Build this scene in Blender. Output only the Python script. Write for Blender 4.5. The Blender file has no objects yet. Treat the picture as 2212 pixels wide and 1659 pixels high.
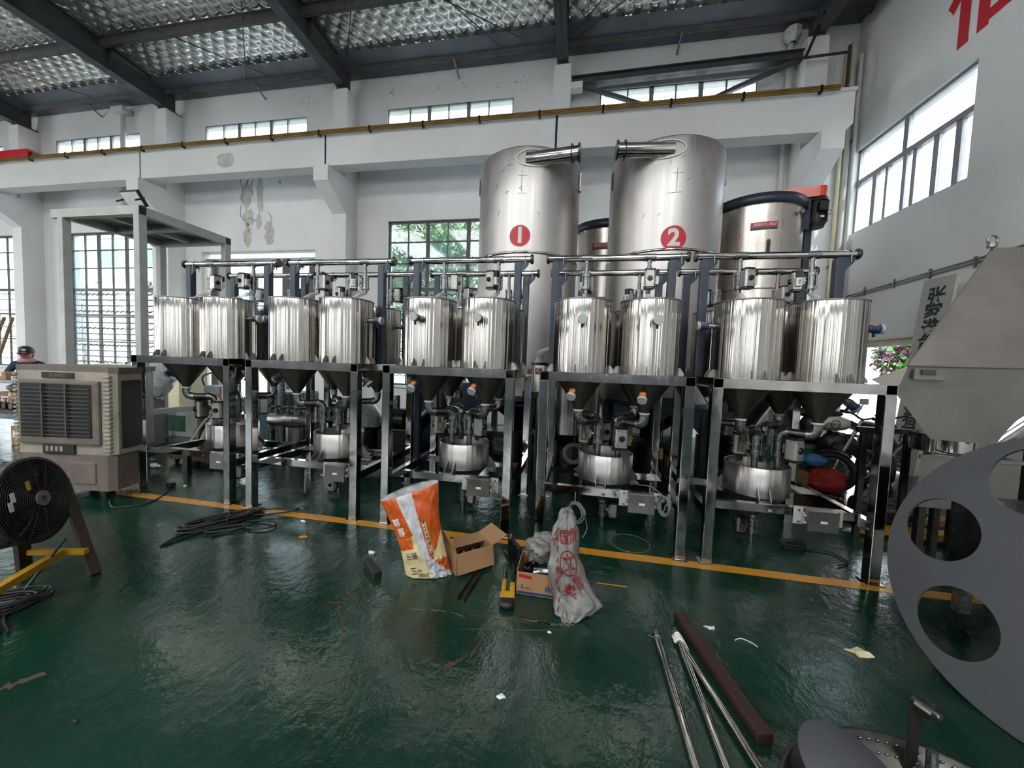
import bpy, bmesh, math, random
from math import sin, cos, pi, radians, sqrt, atan2
from mathutils import Vector, Matrix, noise
random.seed(7)
S = bpy.context.scene
COL = S.collection

# ---------------------------------------------------------------- camera
CAM_H = 1.6
yaw, pitch, roll, FPX = 0.180252, 0.054049, 0.036774, 787.5
fwd = Vector((-sin(yaw)*cos(pitch), cos(yaw)*cos(pitch), -sin(pitch)))
rgt = Vector((cos(yaw), sin(yaw), 0)); upv = rgt.cross(fwd)
r2 = cos(roll)*rgt + sin(roll)*upv; u2 = -sin(roll)*rgt + cos(roll)*upv
cam = bpy.data.cameras.new('camera'); camo = bpy.data.objects.new('camera', cam); COL.objects.link(camo)
cam.sensor_width = 36; cam.lens = FPX/2212*36; cam.clip_end = 300; cam.clip_start = .05
camo.matrix_world = Matrix(((r2.x, u2.x, -fwd.x, 0), (r2.y, u2.y, -fwd.y, 0), (r2.z, u2.z, -fwd.z, CAM_H), (0, 0, 0, 1)))
S.camera = camo

# ---------------------------------------------------------------- world, daylight, exposure
W = bpy.data.worlds.new('sky'); S.world = W; W.use_nodes = True
wn = W.node_tree.nodes; wl = W.node_tree.links
bgn = wn['Background']; bgn.inputs[1].default_value = 7.5
wtc = wn.new('ShaderNodeTexCoord'); wsp = wn.new('ShaderNodeSeparateXYZ'); wrp = wn.new('ShaderNodeValToRGB')
wl.new(wtc.outputs['Generated'], wsp.inputs[0]); wl.new(wsp.outputs[2], wrp.inputs[0]); wl.new(wrp.outputs[0], bgn.inputs[0])
wrp.color_ramp.elements[0].position = 0.0; wrp.color_ramp.elements[0].color = (.95, .95, .93, 1)
wrp.color_ramp.elements[1].position = .8; wrp.color_ramp.elements[1].color = (.62, .80, 1, 1)
def area(name, loc, rot, sx, sy, power, col=(1, 1, 1)):
    l = bpy.data.lights.new(name, 'AREA'); l.shape = 'RECTANGLE'; l.size = sx; l.size_y = sy; l.energy = power; l.color = col
    o = bpy.data.objects.new(name, l); COL.objects.link(o); o.location = loc; o.rotation_euler = rot; return o
# area lamps at unseen windows behind the camera, split into strips for reflections
for i in range(5):
    for k in (-1, 0, 1):
        area('window_daylight', (-21.5 + 5.85*i + 1.35*k, -9.35, 4.2), (radians(90), 0, 0), .62, 4.6, 15, (1, .97, .93))
# area lamp added at an unseen gable opening, brightens the right wall
area('gate_daylight', (-25.7, 1.0, 2.6), (0, radians(-90), 0), 5.0, 6.0, 560, (.95, .98, 1))
# area lamps added under the closed roof to brighten the hall
for i in range(6):
    area('skylight', (-20.5 + 4.6*i, -5.2, 9.28), (0, 0, 0), 2.5, 7.0, 430, (.97, .99, 1))
sun = bpy.data.lights.new('sun', 'SUN'); sun.energy = 6.0; sun.angle = .02; sun.color = (1, .95, .86)
suno = bpy.data.objects.new('sun', sun); COL.objects.link(suno); suno.rotation_euler = Vector((-.55, .40, -1.0)).to_track_quat('-Z', 'Y').to_euler()
S.view_settings.view_transform = 'Standard'; S.view_settings.look = 'None'
S.view_settings.exposure = 0.10; S.view_settings.gamma = 1; S.view_settings.use_curve_mapping = False
S.cycles.max_bounces = 5; S.cycles.diffuse_bounces = 3; S.cycles.glossy_bounces = 4; S.cycles.transmission_bounces = 4; S.cycles.transparent_max_bounces = 6
S.cycles.use_adaptive_sampling = True; S.cycles.adaptive_threshold = .08; S.cycles.adaptive_min_samples = 16
S.cycles.sample_clamp_indirect = 8; S.cycles.use_denoising = True
S.cycles.caustics_reflective = False; S.cycles.caustics_refractive = False

# ---------------------------------------------------------------- materials
MATS = {}
def rgb(h):
    h = h.lstrip('#'); c = [int(h[i:i+2], 16)/255 for i in (0, 2, 4)]
    return tuple(x/12.92 if x <= .04045 else ((x+.055)/1.055)**2.4 for x in c)
class NT:
    def __init__(s, name):
        s.m = bpy.data.materials.new(name); s.m.use_nodes = True; s.t = s.m.node_tree; s.n = s.t.nodes
        s.b = s.n['Principled BSDF']; s.out = s.n['Material Output']
    def nd(s, ty, **kw):
        n = s.n.new('ShaderNode'+ty)
        for k, v in kw.items(): setattr(n, k, v)
        return n
    def ln(s, a, b): s.t.links.new(a, b)
    def math(s, op, a, b=None, c=None):
        n = s.nd('Math', operation=op)
        for i, x in enumerate((a, b, c)):
            if x is None: continue
            if isinstance(x, (int, float)): n.inputs[i].default_value = x
            else: s.ln(x, n.inputs[i])
        return n.outputs[0]
    def noise(s, vec, scale, detail=3, rough=.55):
        n = s.nd('TexNoise'); n.inputs['Scale'].default_value = scale; n.inputs['Detail'].default_value = detail; n.inputs['Roughness'].default_value = rough
        if vec is not None: s.ln(vec, n.inputs['Vector'])
        return n.outputs['Fac']
    def ramp(s, fac, stops):
        r = s.nd('ValToRGB'); e = r.color_ramp.elements
        while len(e) < len(stops): e.new(.5)
        for i, (p, c) in enumerate(stops):
            e[i].position = p; e[i].color = (c, c, c, 1) if isinstance(c, (int, float)) else (*c[:3], 1)
        s.ln(fac, r.inputs[0]); return r.outputs[0]
    def mix(s, fac, a, b):
        n = s.nd('MixRGB')
        for i, x in enumerate((fac, a, b)):
            if isinstance(x, (int, float)): n.inputs[i].default_value = x
            elif isinstance(x, tuple): n.inputs[i].default_value = (*x[:3], 1)
            else: s.ln(x, n.inputs[i])
        return n.outputs[0]
    def map(s, vec, scale=(1, 1, 1), loc=(0, 0, 0), rot=(0, 0, 0)):
        n = s.nd('Mapping'); n.inputs['Scale'].default_value = scale; n.inputs['Location'].default_value = loc; n.inputs['Rotation'].default_value = rot
        s.ln(vec, n.inputs['Vector']); return n.outputs[0]
    def bump(s, h, strength=.2, dist=.01, nrm=None):
        n = s.nd('Bump'); n.inputs['Strength'].default_value = strength; n.inputs['Distance'].default_value = dist
        s.ln(h, n.inputs['Height'])
        if nrm is not None: s.ln(nrm, n.inputs['Normal'])
        return n.outputs[0]
    def set(s, **kw):
        for k, v in kw.items():
            i = s.b.inputs[k.replace('_', ' ')]
            if isinstance(v, (int, float)): i.default_value = v
            elif isinstance(v, tuple): i.default_value = (*v[:3], 1)
            else: s.ln(v, i)
    def pos(s): return s.nd('TexCoord').outputs['Object']
    def wpos(s): return s.nd('NewGeometry').outputs['Position']
def mat(name, col, rough=.5, metal=0, var=.15, vs=6, bump=0, bs=40, rvar=.1, coat=0, emit=0, alpha=1, trans=0, ior=1.45, spec=.5):
    if isinstance(col, str): col = rgb(col)
    t = NT(name); v = t.pos()
    nz = t.noise(v, vs, 5)
    if var: t.set(Base_Color=t.mix(t.ramp(nz, [(.3, 0.0), (.75, 1.0)]), tuple(c*(1-var) for c in col), tuple(min(1, c*(1+var*.6)) for c in col)))
    else: t.set(Base_Color=col)
    if rvar: t.set(Roughness=t.ramp(t.noise(v, vs*2.3, 4), [(.3, max(.02, rough-rvar)), (.7, min(1, rough+rvar))]))
    else: t.set(Roughness=rough)
    t.set(Metallic=metal)
    t.b.inputs['Specular IOR Level'].default_value = spec
    if bump: t.set(Normal=t.bump(t.noise(v, bs, 4), bump, .01))
    if coat: t.set(Coat_Weight=coat); t.b.inputs['Coat Roughness'].default_value = .1
    if emit: t.set(Emission_Color=col); t.b.inputs['Emission Strength'].default_value = emit
    if trans: t.set(Transmission_Weight=trans); t.b.inputs['IOR'].default_value = ior
    if alpha < 1: t.set(Alpha=alpha)
    MATS[name] = t.m; return t.m

# white plaster wall: patchy dirt, trowel relief, peeling
def wall_mat():
    t = NT('wall_plaster'); v = t.wpos()
    big = t.noise(v, .35, 4); med = t.noise(v, 1.7, 6, .65); fine = t.noise(v, 9, 5, .7)
    c = t.mix(t.ramp(big, [(.35, 0.), (.7, 1.)]), (.70, .69, .68), (.80, .80, .80))
    c = t.mix(t.ramp(med, [(.58, 0.), (.80, .45)]), c, (.62, .60, .56))
    spk = t.noise(t.map(v, (1.2, 1.2, .8)), 3.1, 8, .75)
    c = t.mix(t.ramp(spk, [(.70, 0.), (.74, .65)]), c, (.30, .29, .27))
    t.set(Base_Color=c, Roughness=.72, Normal=t.bump(t.mix(.5, fine, med), .18, .02))
    t.b.inputs['Specular IOR Level'].default_value = .25
    MATS['wall'] = t.m
wall_mat()
def floor_mat():
    t = NT('floor_epoxy'); v = t.wpos()
    big = t.noise(v, .55, 5, .6); med = t.noise(v, 2.6, 7, .65); fine = t.noise(v, 14, 6, .7)
    c = t.mix(t.ramp(big, [(.35, 0.), (.68, 1.)]), (.0030, .021, .0115), (.0065, .036, .021))
    c = t.mix(t.ramp(med, [(.52, 0.), (.78, .55)]), c, (.022, .043, .034))
    # worn scratches, two directions
    s1 = t.noise(t.map(v, (1.1, 26, 1), rot=(0, 0, .55)), 1.0, 6, .7); s2 = t.noise(t.map(v, (24, 1.2, 1), rot=(0, 0, .3)), 1.0, 6, .7)
    c = t.mix(t.ramp(s1, [(.69, 0.), (.735, .55)]), c, (.10, .12, .07))
    c = t.mix(t.ramp(s2, [(.71, 0.), (.75, .5)]), c, (.09, .11, .065))
    chips = t.noise(v, 1.9, 9, .72)
    c = t.mix(t.ramp(chips, [(.735, 0.), (.75, .8)]), c, (.10, .055, .035))
    dust = t.noise(v, 40, 3, .8)
    c = t.mix(t.ramp(dust, [(.74, 0.), (.80, .35)]), c, (.16, .17, .15))
    rough = t.math('ADD', t.ramp(med, [(.3, .04), (.72, .20)]), t.ramp(fine, [(.3, 0.), (.8, .10)]))
    wob = t.noise(v, 5.5, 4, .6); wr = t.noise(t.map(v, (7, 3.5, 1), rot=(0, 0, .5)), 2.0, 5, .65)
    n1 = t.bump(wob, .25, .02); n2 = t.bump(wr, .34, .012, n1)
    t.set(Base_Color=c, Roughness=rough, Normal=n2)
    t.b.inputs['Specular IOR Level'].default_value = .7
    MATS['floor'] = t.m
floor_mat()
mat('wall_grey', '#6f7378', .7, 0, .15, .6)
def line_mat():
    t = NT('floor_line_paint'); v = t.wpos()
    w = t.noise(v, 5, 8, .72)
    c = t.mix(t.ramp(w, [(.56, 0.), (.68, .75)]), (.46, .20, .018), (.10, .085, .03))
    t.set(Base_Color=c, Roughness=t.ramp(t.noise(v, 8, 4), [(.3, .2), (.7, .4)]), Normal=t.bump(t.noise(v, 12, 5), .2, .01))
    MATS['line'] = t.m
line_mat()
def tank_mat(name, col, lo, hi, k=5.0, bump=.5):
    # rolled stainless sheet: vertical streaks in gloss and slight waviness around the shell
    t = NT(name); v = t.pos(); sp = t.nd('SeparateXYZ'); t.ln(v, sp.inputs[0])
    ang = t.math('ARCTAN2', sp.outputs[1], sp.outputs[0])
    def strip(scale, zs):
        cb = t.nd('CombineXYZ'); t.ln(t.math('MULTIPLY', t.math('COSINE', ang), scale), cb.inputs[0]); t.ln(t.math('MULTIPLY', t.math('SINE', ang), scale), cb.inputs[1])
        t.ln(t.math('MULTIPLY', sp.outputs[2], zs), cb.inputs[2]); return cb.outputs[0]
    a = t.noise(strip(k, .10), 1.0, 2, .5); b = t.noise(strip(k*7, .12), 1.0, 3, .7)
    sm = t.noise(v, 3.5, 5, .6)
    c = t.mix(t.ramp(sm, [(.35, 0.), (.7, 1.)]), tuple(x*.9 for x in col), col)
    t.set(Base_Color=c, Metallic=1.0, Roughness=t.math('ADD', t.ramp(b, [(.3, lo), (.7, hi)]), t.ramp(sm, [(.4, 0.), (.75, .07)])))
    t.set(Normal=t.bump(t.noise(strip(k*3, .10), 1.0, 2, .5), bump*.35, .006, t.bump(a, bump, .03)))
    t.b.inputs['Anisotropic'].default_value = 0.0
    MATS[name] = t.m
tank_mat('tank_steel', (.455, .43, .40), .11, .24, 5.5, .65)
tank_mat('big_tank_steel', (.53, .50, .485), .36, .46, 2.2, .3)
tank_mat('mixer_steel', (.60, .54, .49), .22, .34, 2.0, .35)
tank_mat('pan_steel', (.33, .315, .30), .26, .40, 3.0, .4)
def polish_mat():
    t = NT('polished_frame_steel'); v = t.pos()
    w = t.noise(v, 3.5, 2, .5); g = t.noise(t.map(v, (30, 30, 30)), 1.5, 3)
    c = t.mix(t.ramp(t.noise(v, 5, 4), [(.35, 0.), (.7, 1.)]), (.40, .39, .375), (.60, .585, .56))
    t.set(Base_Color=c, Metallic=1.0, Roughness=t.ramp(g, [(.3, .05), (.75, .16)]), Normal=t.bump(w, .10, .02))
    MATS['polish'] = t.m
polish_mat()
def foil_mat():
    t = NT('foil_insulation'); v = t.wpos()
    cr = t.noise(t.map(v, (2, 7, 3), rot=(0, 0, .4)), 3.0, 4, .6); st = t.noise(v, .5, 4)
    rust = t.noise(v, .9, 6, .7)
    c = t.mix(t.ramp(st, [(.35, 0.), (.7, 1.)]), (.74, .74, .72), (.88, .87, .84))
    c = t.mix(t.ramp(rust, [(.68, 0.), (.80, .4)]), c, (.45, .32, .20))
    t.set(Base_Color=c, Metallic=.75, Roughness=t.ramp(cr, [(.3, .16), (.7, .28)]), Normal=t.bump(cr, .12, .02))
    MATS['foil'] = t.m
foil_mat()
def glass_mat(name, tint, refl=.08, haze=0.0, hz=(.8, .85, .85)):
    t = NT(name); n = t.n; n.remove(t.b)
    tr = t.nd('BsdfTransparent'); tr.inputs[0].default_value = (*tint, 1); gl = t.nd('BsdfGlossy'); gl.inputs['Roughness'].default_value = .05
    mx = t.nd('MixShader'); mx.inputs[0].default_value = refl; t.ln(tr.outputs[0], mx.inputs[1]); t.ln(gl.outputs[0], mx.inputs[2]); o = mx.outputs[0]
    if haze:
        df = t.nd('BsdfTranslucent'); df.inputs[0].default_value = (*hz, 1); m2 = t.nd('MixShader')
        t.ln(t.ramp(t.noise(t.wpos(), 2.2, 5), [(.35, haze*.4), (.7, haze)]), m2.inputs[0]); t.ln(o, m2.inputs[1]); t.ln(df.outputs[0], m2.inputs[2]); o = m2.outputs[0]
    t.ln(o, t.out.inputs[0]); MATS[name] = t.m
glass_mat('glass', (.92, .95, .95), .05, .045)
glass_mat('glass_clear', (.95, .97, .97), .08, .08)
mat('rafter', '#4b4d51', .55, 0, .3, 3, .1); mat('purlin', '#676264', .55, 0, .3, 4, .1); mat('gutter_sheet', '#6b7077', .42, .1, .35, 1.2)
mat('navy', '#2c3644', .45, 0, .2, 5, .05, coat=.15); mat('white_steel', '#a9a9a4', .5, 0, .15, 4, .05)
mat('win_frame', '#4a4a47', .5, .2, .2, 6); mat('alu', '#96959a', .4, .5, .12, 5); mat('reveal', '#d9d0c2', .7, 0, .1, 3)
mat('copper_rail', '#8a6b33', .45, .2, .3, 2); mat('pvc', '#c9c8c4', .4, 0, .1, 4); mat('rust', '#4a2f22', .7, .2, .4, 9, .3)
mat('iron_brown', '#33221c', .55, .3, .35, 10, .25); mat('black', '#151515', .5, 0, .2, 8); mat('black_gloss', '#101113', .25, 0, .2, 8)
mat('rubber', '#17181a', .7, 0, .2, 12, .1); mat('cable', '#1a1a19', .55, 0, .2, 20); mat('cable_grey', '#6f6f6b', .5, 0, .1, 20)
mat('alu_act', '#a8a6a0', .30, .85, .1, 10); mat('galv', '#8b8d8e', .28, .95, .2, 14, .1, 60); mat('steel_dark', '#5d5c58', .34, .95, .3, 6, .08, 30)
mat('cone_steel', '#5f5b52', .40, .92, .3, 4, .05, 20); mat('steel_plain', '#8d8a86', .36, .9, .2, 5, .06, 20)
mat('bin_steel', '#87817b', .42, .75, .22, 2.2, .08, 9); mat('plate_grey', '#4b4c4f', .55, .15, .08, 2.5, .03)
mat('blue', '#1b3f63', .4, 0, .15, 10); mat('orange', '#e07a1c', .45, 0, .1, 10); mat('white', '#d6d6d2', .45, 0, .08, 8); mat('grey_cap', '#a9aaa6', .5, 0, .1, 12)
mat('orange_guard', '#d8421a', .35, 0, .1, 4, coat=.3); mat('red', '#c81828', .45, 0, .1, 6); mat('red_paint', '#c4102a', .6, 0, .06, 3)
mat('yellow', '#b98a16', .45, 0, .25, 9, .1); mat('cardboard', '#9a7450', .8, 0, .14, 7, .1, 60); mat('card_in', '#7d5d40', .85, 0, .12, 7)
mat('cream', '#d6cba6', .5, 0, .1, 6); mat('cooler_body', '#9b9484', .55, 0, .32, 5, .1); mat('cooler_grey', '#6d6259', .6, 0, .25, 5, .08); mat('cooler_slat', '#4d4842', .6, 0, .25, 6); mat('cooler_dark', '#22211f', .6, 0, .3, 10)
mat('green', '#1c5a35', .5, 0, .2, 4); mat('teal', '#36505c', .5, 0, .2, 4); mat('grey_paint', '#76777a', .5, 0, .15, 4); mat('red_bag', '#a51f1b', .55, 0, .25, 9, .4, 18)
mat('blue_bag', '#3d7fb0', .4, 0, .25, 9, .4, 18); mat('skin', '#b98068', .55, 0, .08, 14); mat('cloth_navy', '#23304c', .8, 0, .2, 14, .2, 60); mat('cloth_pink', '#b98b93', .85, 0, .4, 16, .2, 60)
mat('hair', '#15110f', .6, 0, .2, 30); mat('paper', '#d8d8d6', .7, 0, .06, 6); mat('wood', '#8a6a45', .6, 0, .3, 6, .1); mat('wood_dark', '#33201c', .6, 0, .35, 7, .25)
mat('leaf_a', '#3c6a26', .5, 0, .35, 2); mat('leaf_b', '#64922e', .5, 0, .35, 2); mat('flower', '#a8468a', .6, 0, .3, 2); mat('bark', '#6d5f50', .8, 0, .3, 6, .3)
mat('facade', '#e9e9e7', .8, 0, .06, 1); mat('facade_glass', '#6f93a6', .2, 0, .2, .7); mat('concrete', '#a5a39c', .8, 0, .15, 1.2); mat('brown_cloth', '#5a3a28', .85, 0, .35, 9, .3)
mat('cloth_grey', '#8b857b', .85, 0, .25, 12, .3); mat('sparkle_orange', '#8a4a1d', .5, 0, .6, 26); mat('wall_sign', '#b4b4ac', .55, 0, .12, 3); mat('sign_ink', '#32383b', .6, 0, .25, 9)
mat('brass_dull', '#5b4a2c', .5, .3, .2, 8); mat('brass', '#8a6a2c', .4, .8, .2, 8); mat('tank_white', '#c9c6b2', .35, 0, .1, 4, coat=.3); mat('tinplate', '#9aa0a8', .18, 1, .1, 6)
# clear plastic film
def film_mat(name, col, alpha, rough=.25, bs=14, bst=.8):
    t = NT(name); v = t.pos(); a = t.noise(v, bs, 6, .65); b = t.noise(t.map(v, (1, 1, .4)), bs*.6, 5, .7)
    t.set(Base_Color=t.mix(t.ramp(a, [(.35, 0.), (.7, 1.)]), tuple(c*.7 for c in col), col), Roughness=rough, Normal=t.bump(t.mix(.5, a, b), bst, .02), Alpha=alpha)
    MATS[name] = t.m
film_mat('film', (.55, .55, .56), 1, .28); film_mat('film_clear', (.62, .61, .60), .72, .2, 16, .9); film_mat('sack_white', (.22, .21, .20), .9, .25, 9, 1.3)
film_mat('hose_clear', (.75, .76, .76), .55, .15, 30, .3)

# ---------------------------------------------------------------- mesh helpers
def V3(p): return Vector((p[0], p[1], p[2]))
def rotz(a): return Matrix.Rotation(a, 3, 'Z')
class MB:
    def __init__(s): s.v = []; s.f = []; s.s = []
    def add(s, vs, fs, smooth=False, mx=None):
        o = len(s.v)
        for p in vs:
            p = V3(p); s.v.append(mx @ p if mx is not None else p)
        for f in fs: s.f.append([i+o for i in f]); s.s.append(smooth)
        return s
    def bx(s, x0, x1, y0, y1, z0, z1, mx=None):
        return s.add([(x0, y0, z0), (x1, y0, z0), (x1, y1, z0), (x0, y1, z0), (x0, y0, z1), (x1, y0, z1), (x1, y1, z1), (x0, y1, z1)],
                     [(0, 3, 2, 1), (4, 5, 6, 7), (0, 1, 5, 4), (1, 2, 6, 5), (2, 3, 7, 6), (3, 0, 4, 7)], False, mx)
    def cbx(s, x0, x1, y0, y1, z0, z1, c=.01, mx=None):
        # chamfered box
        b = bmesh.new(); bmesh.ops.create_cube(b, size=1)
        for w in b.verts: w.co = ((x0+x1)/2 + w.co.x*(x1-x0), (y0+y1)/2 + w.co.y*(y1-y0), (z0+z1)/2 + w.co.z*(z1-z0))
        bmesh.ops.bevel(b, geom=b.edges[:], offset=c, segments=2, affect='EDGES', profile=.6)
        b.verts.index_update(); vs = [w.co.copy() for w in b.verts]; fs = [[w.index for w in f.verts] for f in b.faces]; b.free()
        return s.add(vs, fs, False, mx)
    def frame(s, d):
        d = d.normalized(); a = Vector((0, 0, 1)) if abs(d.z) < .9 else Vector((1, 0, 0)); x = a.cross(d).normalized(); return x, d.cross(x)
    def cyl(s, p0, p1, r0, r1=None, n=16, cap=3, mx=None):
        p0 = V3(p0); p1 = V3(p1); r1 = r0 if r1 is None else r1; x, y = s.frame(p1-p0); vs = []
        for i in range(n):
            a = 2*pi*i/n; d = x*cos(a)+y*sin(a); vs += [p0+d*r0, p1+d*r1]
        s.add(vs, [(2*i, 2*((i+1) % n), 2*((i+1) % n)+1, 2*i+1) for i in range(n)], True, mx)
        if cap & 1: s.add([p0+(x*cos(2*pi*i/n)+y*sin(2*pi*i/n))*r0 for i in range(n)], [list(range(n))[::-1]], False, mx)
        if cap & 2: s.add([p1+(x*cos(2*pi*i/n)+y*sin(2*pi*i/n))*r1 for i in range(n)], [list(range(n))], False, mx)
        return s
    def tube(s, pts, r, n=8, closed=False, mx=None, cap=True):
        pts = [V3(p) for p in pts]; m = len(pts); rs = r if isinstance(r, (list, tuple)) else [r]*m
        tg = []
        for i in range(m):
            a = pts[(i-1) % m] if (closed or i > 0) else pts[i]; b = pts[(i+1) % m] if (closed or i < m-1) else pts[i]
            t = (b-a); tg.append(t.normalized() if t.length > 1e-9 else Vector((0, 0, 1)))
        x, y = s.frame(tg[0]); vs = []
        for i in range(m):
            x = (x - tg[i]*x.dot(tg[i]));
            x = x.normalized() if x.length > 1e-6 else s.frame(tg[i])[0]
            y = tg[i].cross(x)
            for k in range(n): a = 2*pi*k/n; vs.append(pts[i]+(x*cos(a)+y*sin(a))*rs[i])
        fs = []
        for i in range(m if closed else m-1):
            j = (i+1) % m
            for k in range(n): fs.append((i*n+k, i*n+(k+1) % n, j*n+(k+1) % n, j*n+k))
        s.add(vs, fs, True, mx)
        if cap and not closed: s.add(vs[:n], [list(range(n))[::-1]], False, mx); s.add(vs[-n:], [list(range(n))], False, mx)
        return s
    def lathe(s, prof, n=32, mx=None, a0=0, a1=2*pi, smooth=True):
        full = abs(a1-a0-2*pi) < 1e-6; m = n if full else n+1; k = len(prof); vs = []
        for i in range(m):
            a = a0+(a1-a0)*i/n
            for r, z in prof: vs.append((r*cos(a), r*sin(a), z))
        fs = []
        for i in range(n):
            j = (i+1) % m
            for q in range(k-1):
                f = (i*k+q, j*k+q, j*k+q+1, i*k+q+1)
                fs.append(f)
        return s.add(vs, fs, smooth, mx)
    def prism(s, poly, z0, z1, mx=None):
        n = len(poly); vs = [(x, y, z0) for x, y in poly]+[(x, y, z1) for x, y in poly]
        return s.add(vs, [list(range(n))[::-1], list(range(n, 2*n))]+[(i, (i+1) % n, n+(i+1) % n, n+i) for i in range(n)], False, mx)
    def sph(s, c, r, n=12, mx=None, sc=(1, 1, 1)):
        c = V3(c); k = n//2; vs = []; fs = []
        for i in range(k+1):
            t = pi*i/k
            for j in range(n): a = 2*pi*j/n; vs.append((c.x+r*sc[0]*sin(t)*cos(a), c.y+r*sc[1]*sin(t)*sin(a), c.z+r*sc[2]*cos(t)))
        for i in range(k):
            for j in range(n): fs.append((i*n+j, (i+1)*n+j, (i+1)*n+(j+1) % n, i*n+(j+1) % n))
        return s.add(vs, fs, True, mx)
    def quad(s, a, b, c, d): return s.add([a, b, c, d], [(0, 1, 2, 3)])
    def mesh(s, name, org=None):
        me = bpy.data.meshes.new(name); o = org or Vector((0, 0, 0))
        me.from_pydata([tuple(p-o) for p in s.v], [], s.f)
        me.polygons.foreach_set('use_smooth', s.s); me.update(); return me
    def build(s, name, m, parent=None, smooth_fix=False):
        root = parent
        while root is not None and root.parent is not None: root = root.parent
        org = Vector(root['_o']) if root is not None and '_o' in root else Vector((0, 0, 0))
        me = s.mesh(name, org); me.materials.append(MATS[m] if isinstance(m, str) else m)
        o = bpy.data.objects.new(name, me); COL.objects.link(o); o.parent = parent
        if smooth_fix:
            b = bmesh.new(); b.from_mesh(me); bmesh.ops.recalc_face_normals(b, faces=b.faces); b.to_mesh(me); b.free()
        return o
def tag(o, label=None, cat=None, group=None, kind=None):
    if label: o['label'] = label
    if cat: o['category'] = cat
    if group: o['group'] = group
    if kind: o['kind'] = kind
    return o
def thing(name, label, cat, loc=(0, 0, 0), group=None, world=False):
    o = bpy.data.objects.new(name, None); COL.objects.link(o); o.location = loc; o.empty_display_size = .1
    if world: o['_o'] = tuple(loc)      # children given in world coordinates
    return tag(o, label, cat, group)
def solo(name, mb, m, label, cat, loc=None, group=None, kind=None):
    # a thing that is one mesh, coordinates given in world space, origin moved to loc
    loc = Vector(loc) if loc is not None else Vector((0, 0, 0))
    me = mb.mesh(name, loc); me.materials.append(MATS[m] if isinstance(m, str) else m)
    o = bpy.data.objects.new(name, me); COL.objects.link(o); o.location = loc
    return tag(o, label, cat, group, kind)
def struct(name, mb, m, parent=None, label=None):
    o = mb.build(name, m, parent)
    if parent is None: o['kind'] = 'structure'
    if label: o['label'] = label
    return o
def copy_tree(o, parent=None):
    c = o.copy(); COL.objects.link(c); c.parent = parent
    for ch in o.children: copy_tree(ch, c)
    return c
class Proto:
    # builds once; the first place() moves the thing itself, later ones copy it with its parts
    def __init__(s, root): s.root = root; s.used = False
    def place(s, loc, rz=0, label=None, group=None, scale=None, euler=None):
        if not s.used: o = s.root; s.used = True
        else: o = copy_tree(s.root)
        o.location = loc; o.rotation_euler = euler or (0, 0, rz)
        if scale: o.scale = (scale,)*3
        if label: o['label'] = label
        if group: o['group'] = group
        return o
def text_mesh(body, size, bold=0.0, extrude=0.0, align='CENTER'):
    cu = bpy.data.curves.new('lettering', 'FONT'); cu.body = body; cu.size = size; cu.align_x = align; cu.align_y = 'CENTER'; cu.offset = bold; cu.extrude = extrude; cu.resolution_u = 3
    o = bpy.data.objects.new('lettering', cu); COL.objects.link(o); dg = bpy.context.evaluated_depsgraph_get(); dg.update()
    me = o.evaluated_get(dg).to_mesh(); vs = [v.co.copy() for v in me.vertices]; fs = [list(p.vertices) for p in me.polygons]
    o.evaluated_get(dg).to_mesh_clear(); bpy.data.objects.remove(o); bpy.data.curves.remove(cu)
    return vs, fs
def text_on(body, size, mx, m, name='lettering', parent=None, bold=0.0, warp=None):
    # flat printed lettering placed by a 4x4 matrix (or warped point by point)
    vs, fs = text_mesh(body, size, bold); b = MB()
    if warp is None: b.add([mx @ v for v in vs], fs)
    else:
        bb = bmesh.new()
        vv = [bb.verts.new(v) for v in vs]
        for f in fs:
            try: bb.faces.new([vv[i] for i in f])
            except ValueError: pass
        bmesh.ops.triangulate(bb, faces=bb.faces)
        for _ in range(2):
            lg = [e for e in bb.edges if e.calc_length() > size*.22]
            if lg: bmesh.ops.subdivide_edges(bb, edges=lg, cuts=1)
        bmesh.ops.triangulate(bb, faces=bb.faces); bb.verts.index_update()
        b.add([warp(v.co) for v in bb.verts], [[w.index for w in f.verts] for f in bb.faces]); bb.free()
    return b.build(name, m, parent)
def arc(c, r, a0, a1, n, ax=(1, 0, 0), ay=(0, 0, 1)):
    c = V3(c); ax = V3(ax); ay = V3(ay)
    return [c+ax*(r*cos(a0+(a1-a0)*i/n))+ay*(r*sin(a0+(a1-a0)*i/n)) for i in range(n+1)]
def spline(pts, n=6):
    pts = [V3(p) for p in pts]; out = []; P = [pts[0]]+pts+[pts[-1]]
    for i in range(1, len(P)-2):
        for k in range(n):
            t = k/n; a, b, c, d = P[i-1], P[i], P[i+1], P[i+2]
            out.append(.5*((2*b)+(c-a)*t+(2*a-5*b+4*c-d)*t*t+(3*b-a-3*c+d)*t**3))
    return out+[pts[-1]]

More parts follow.
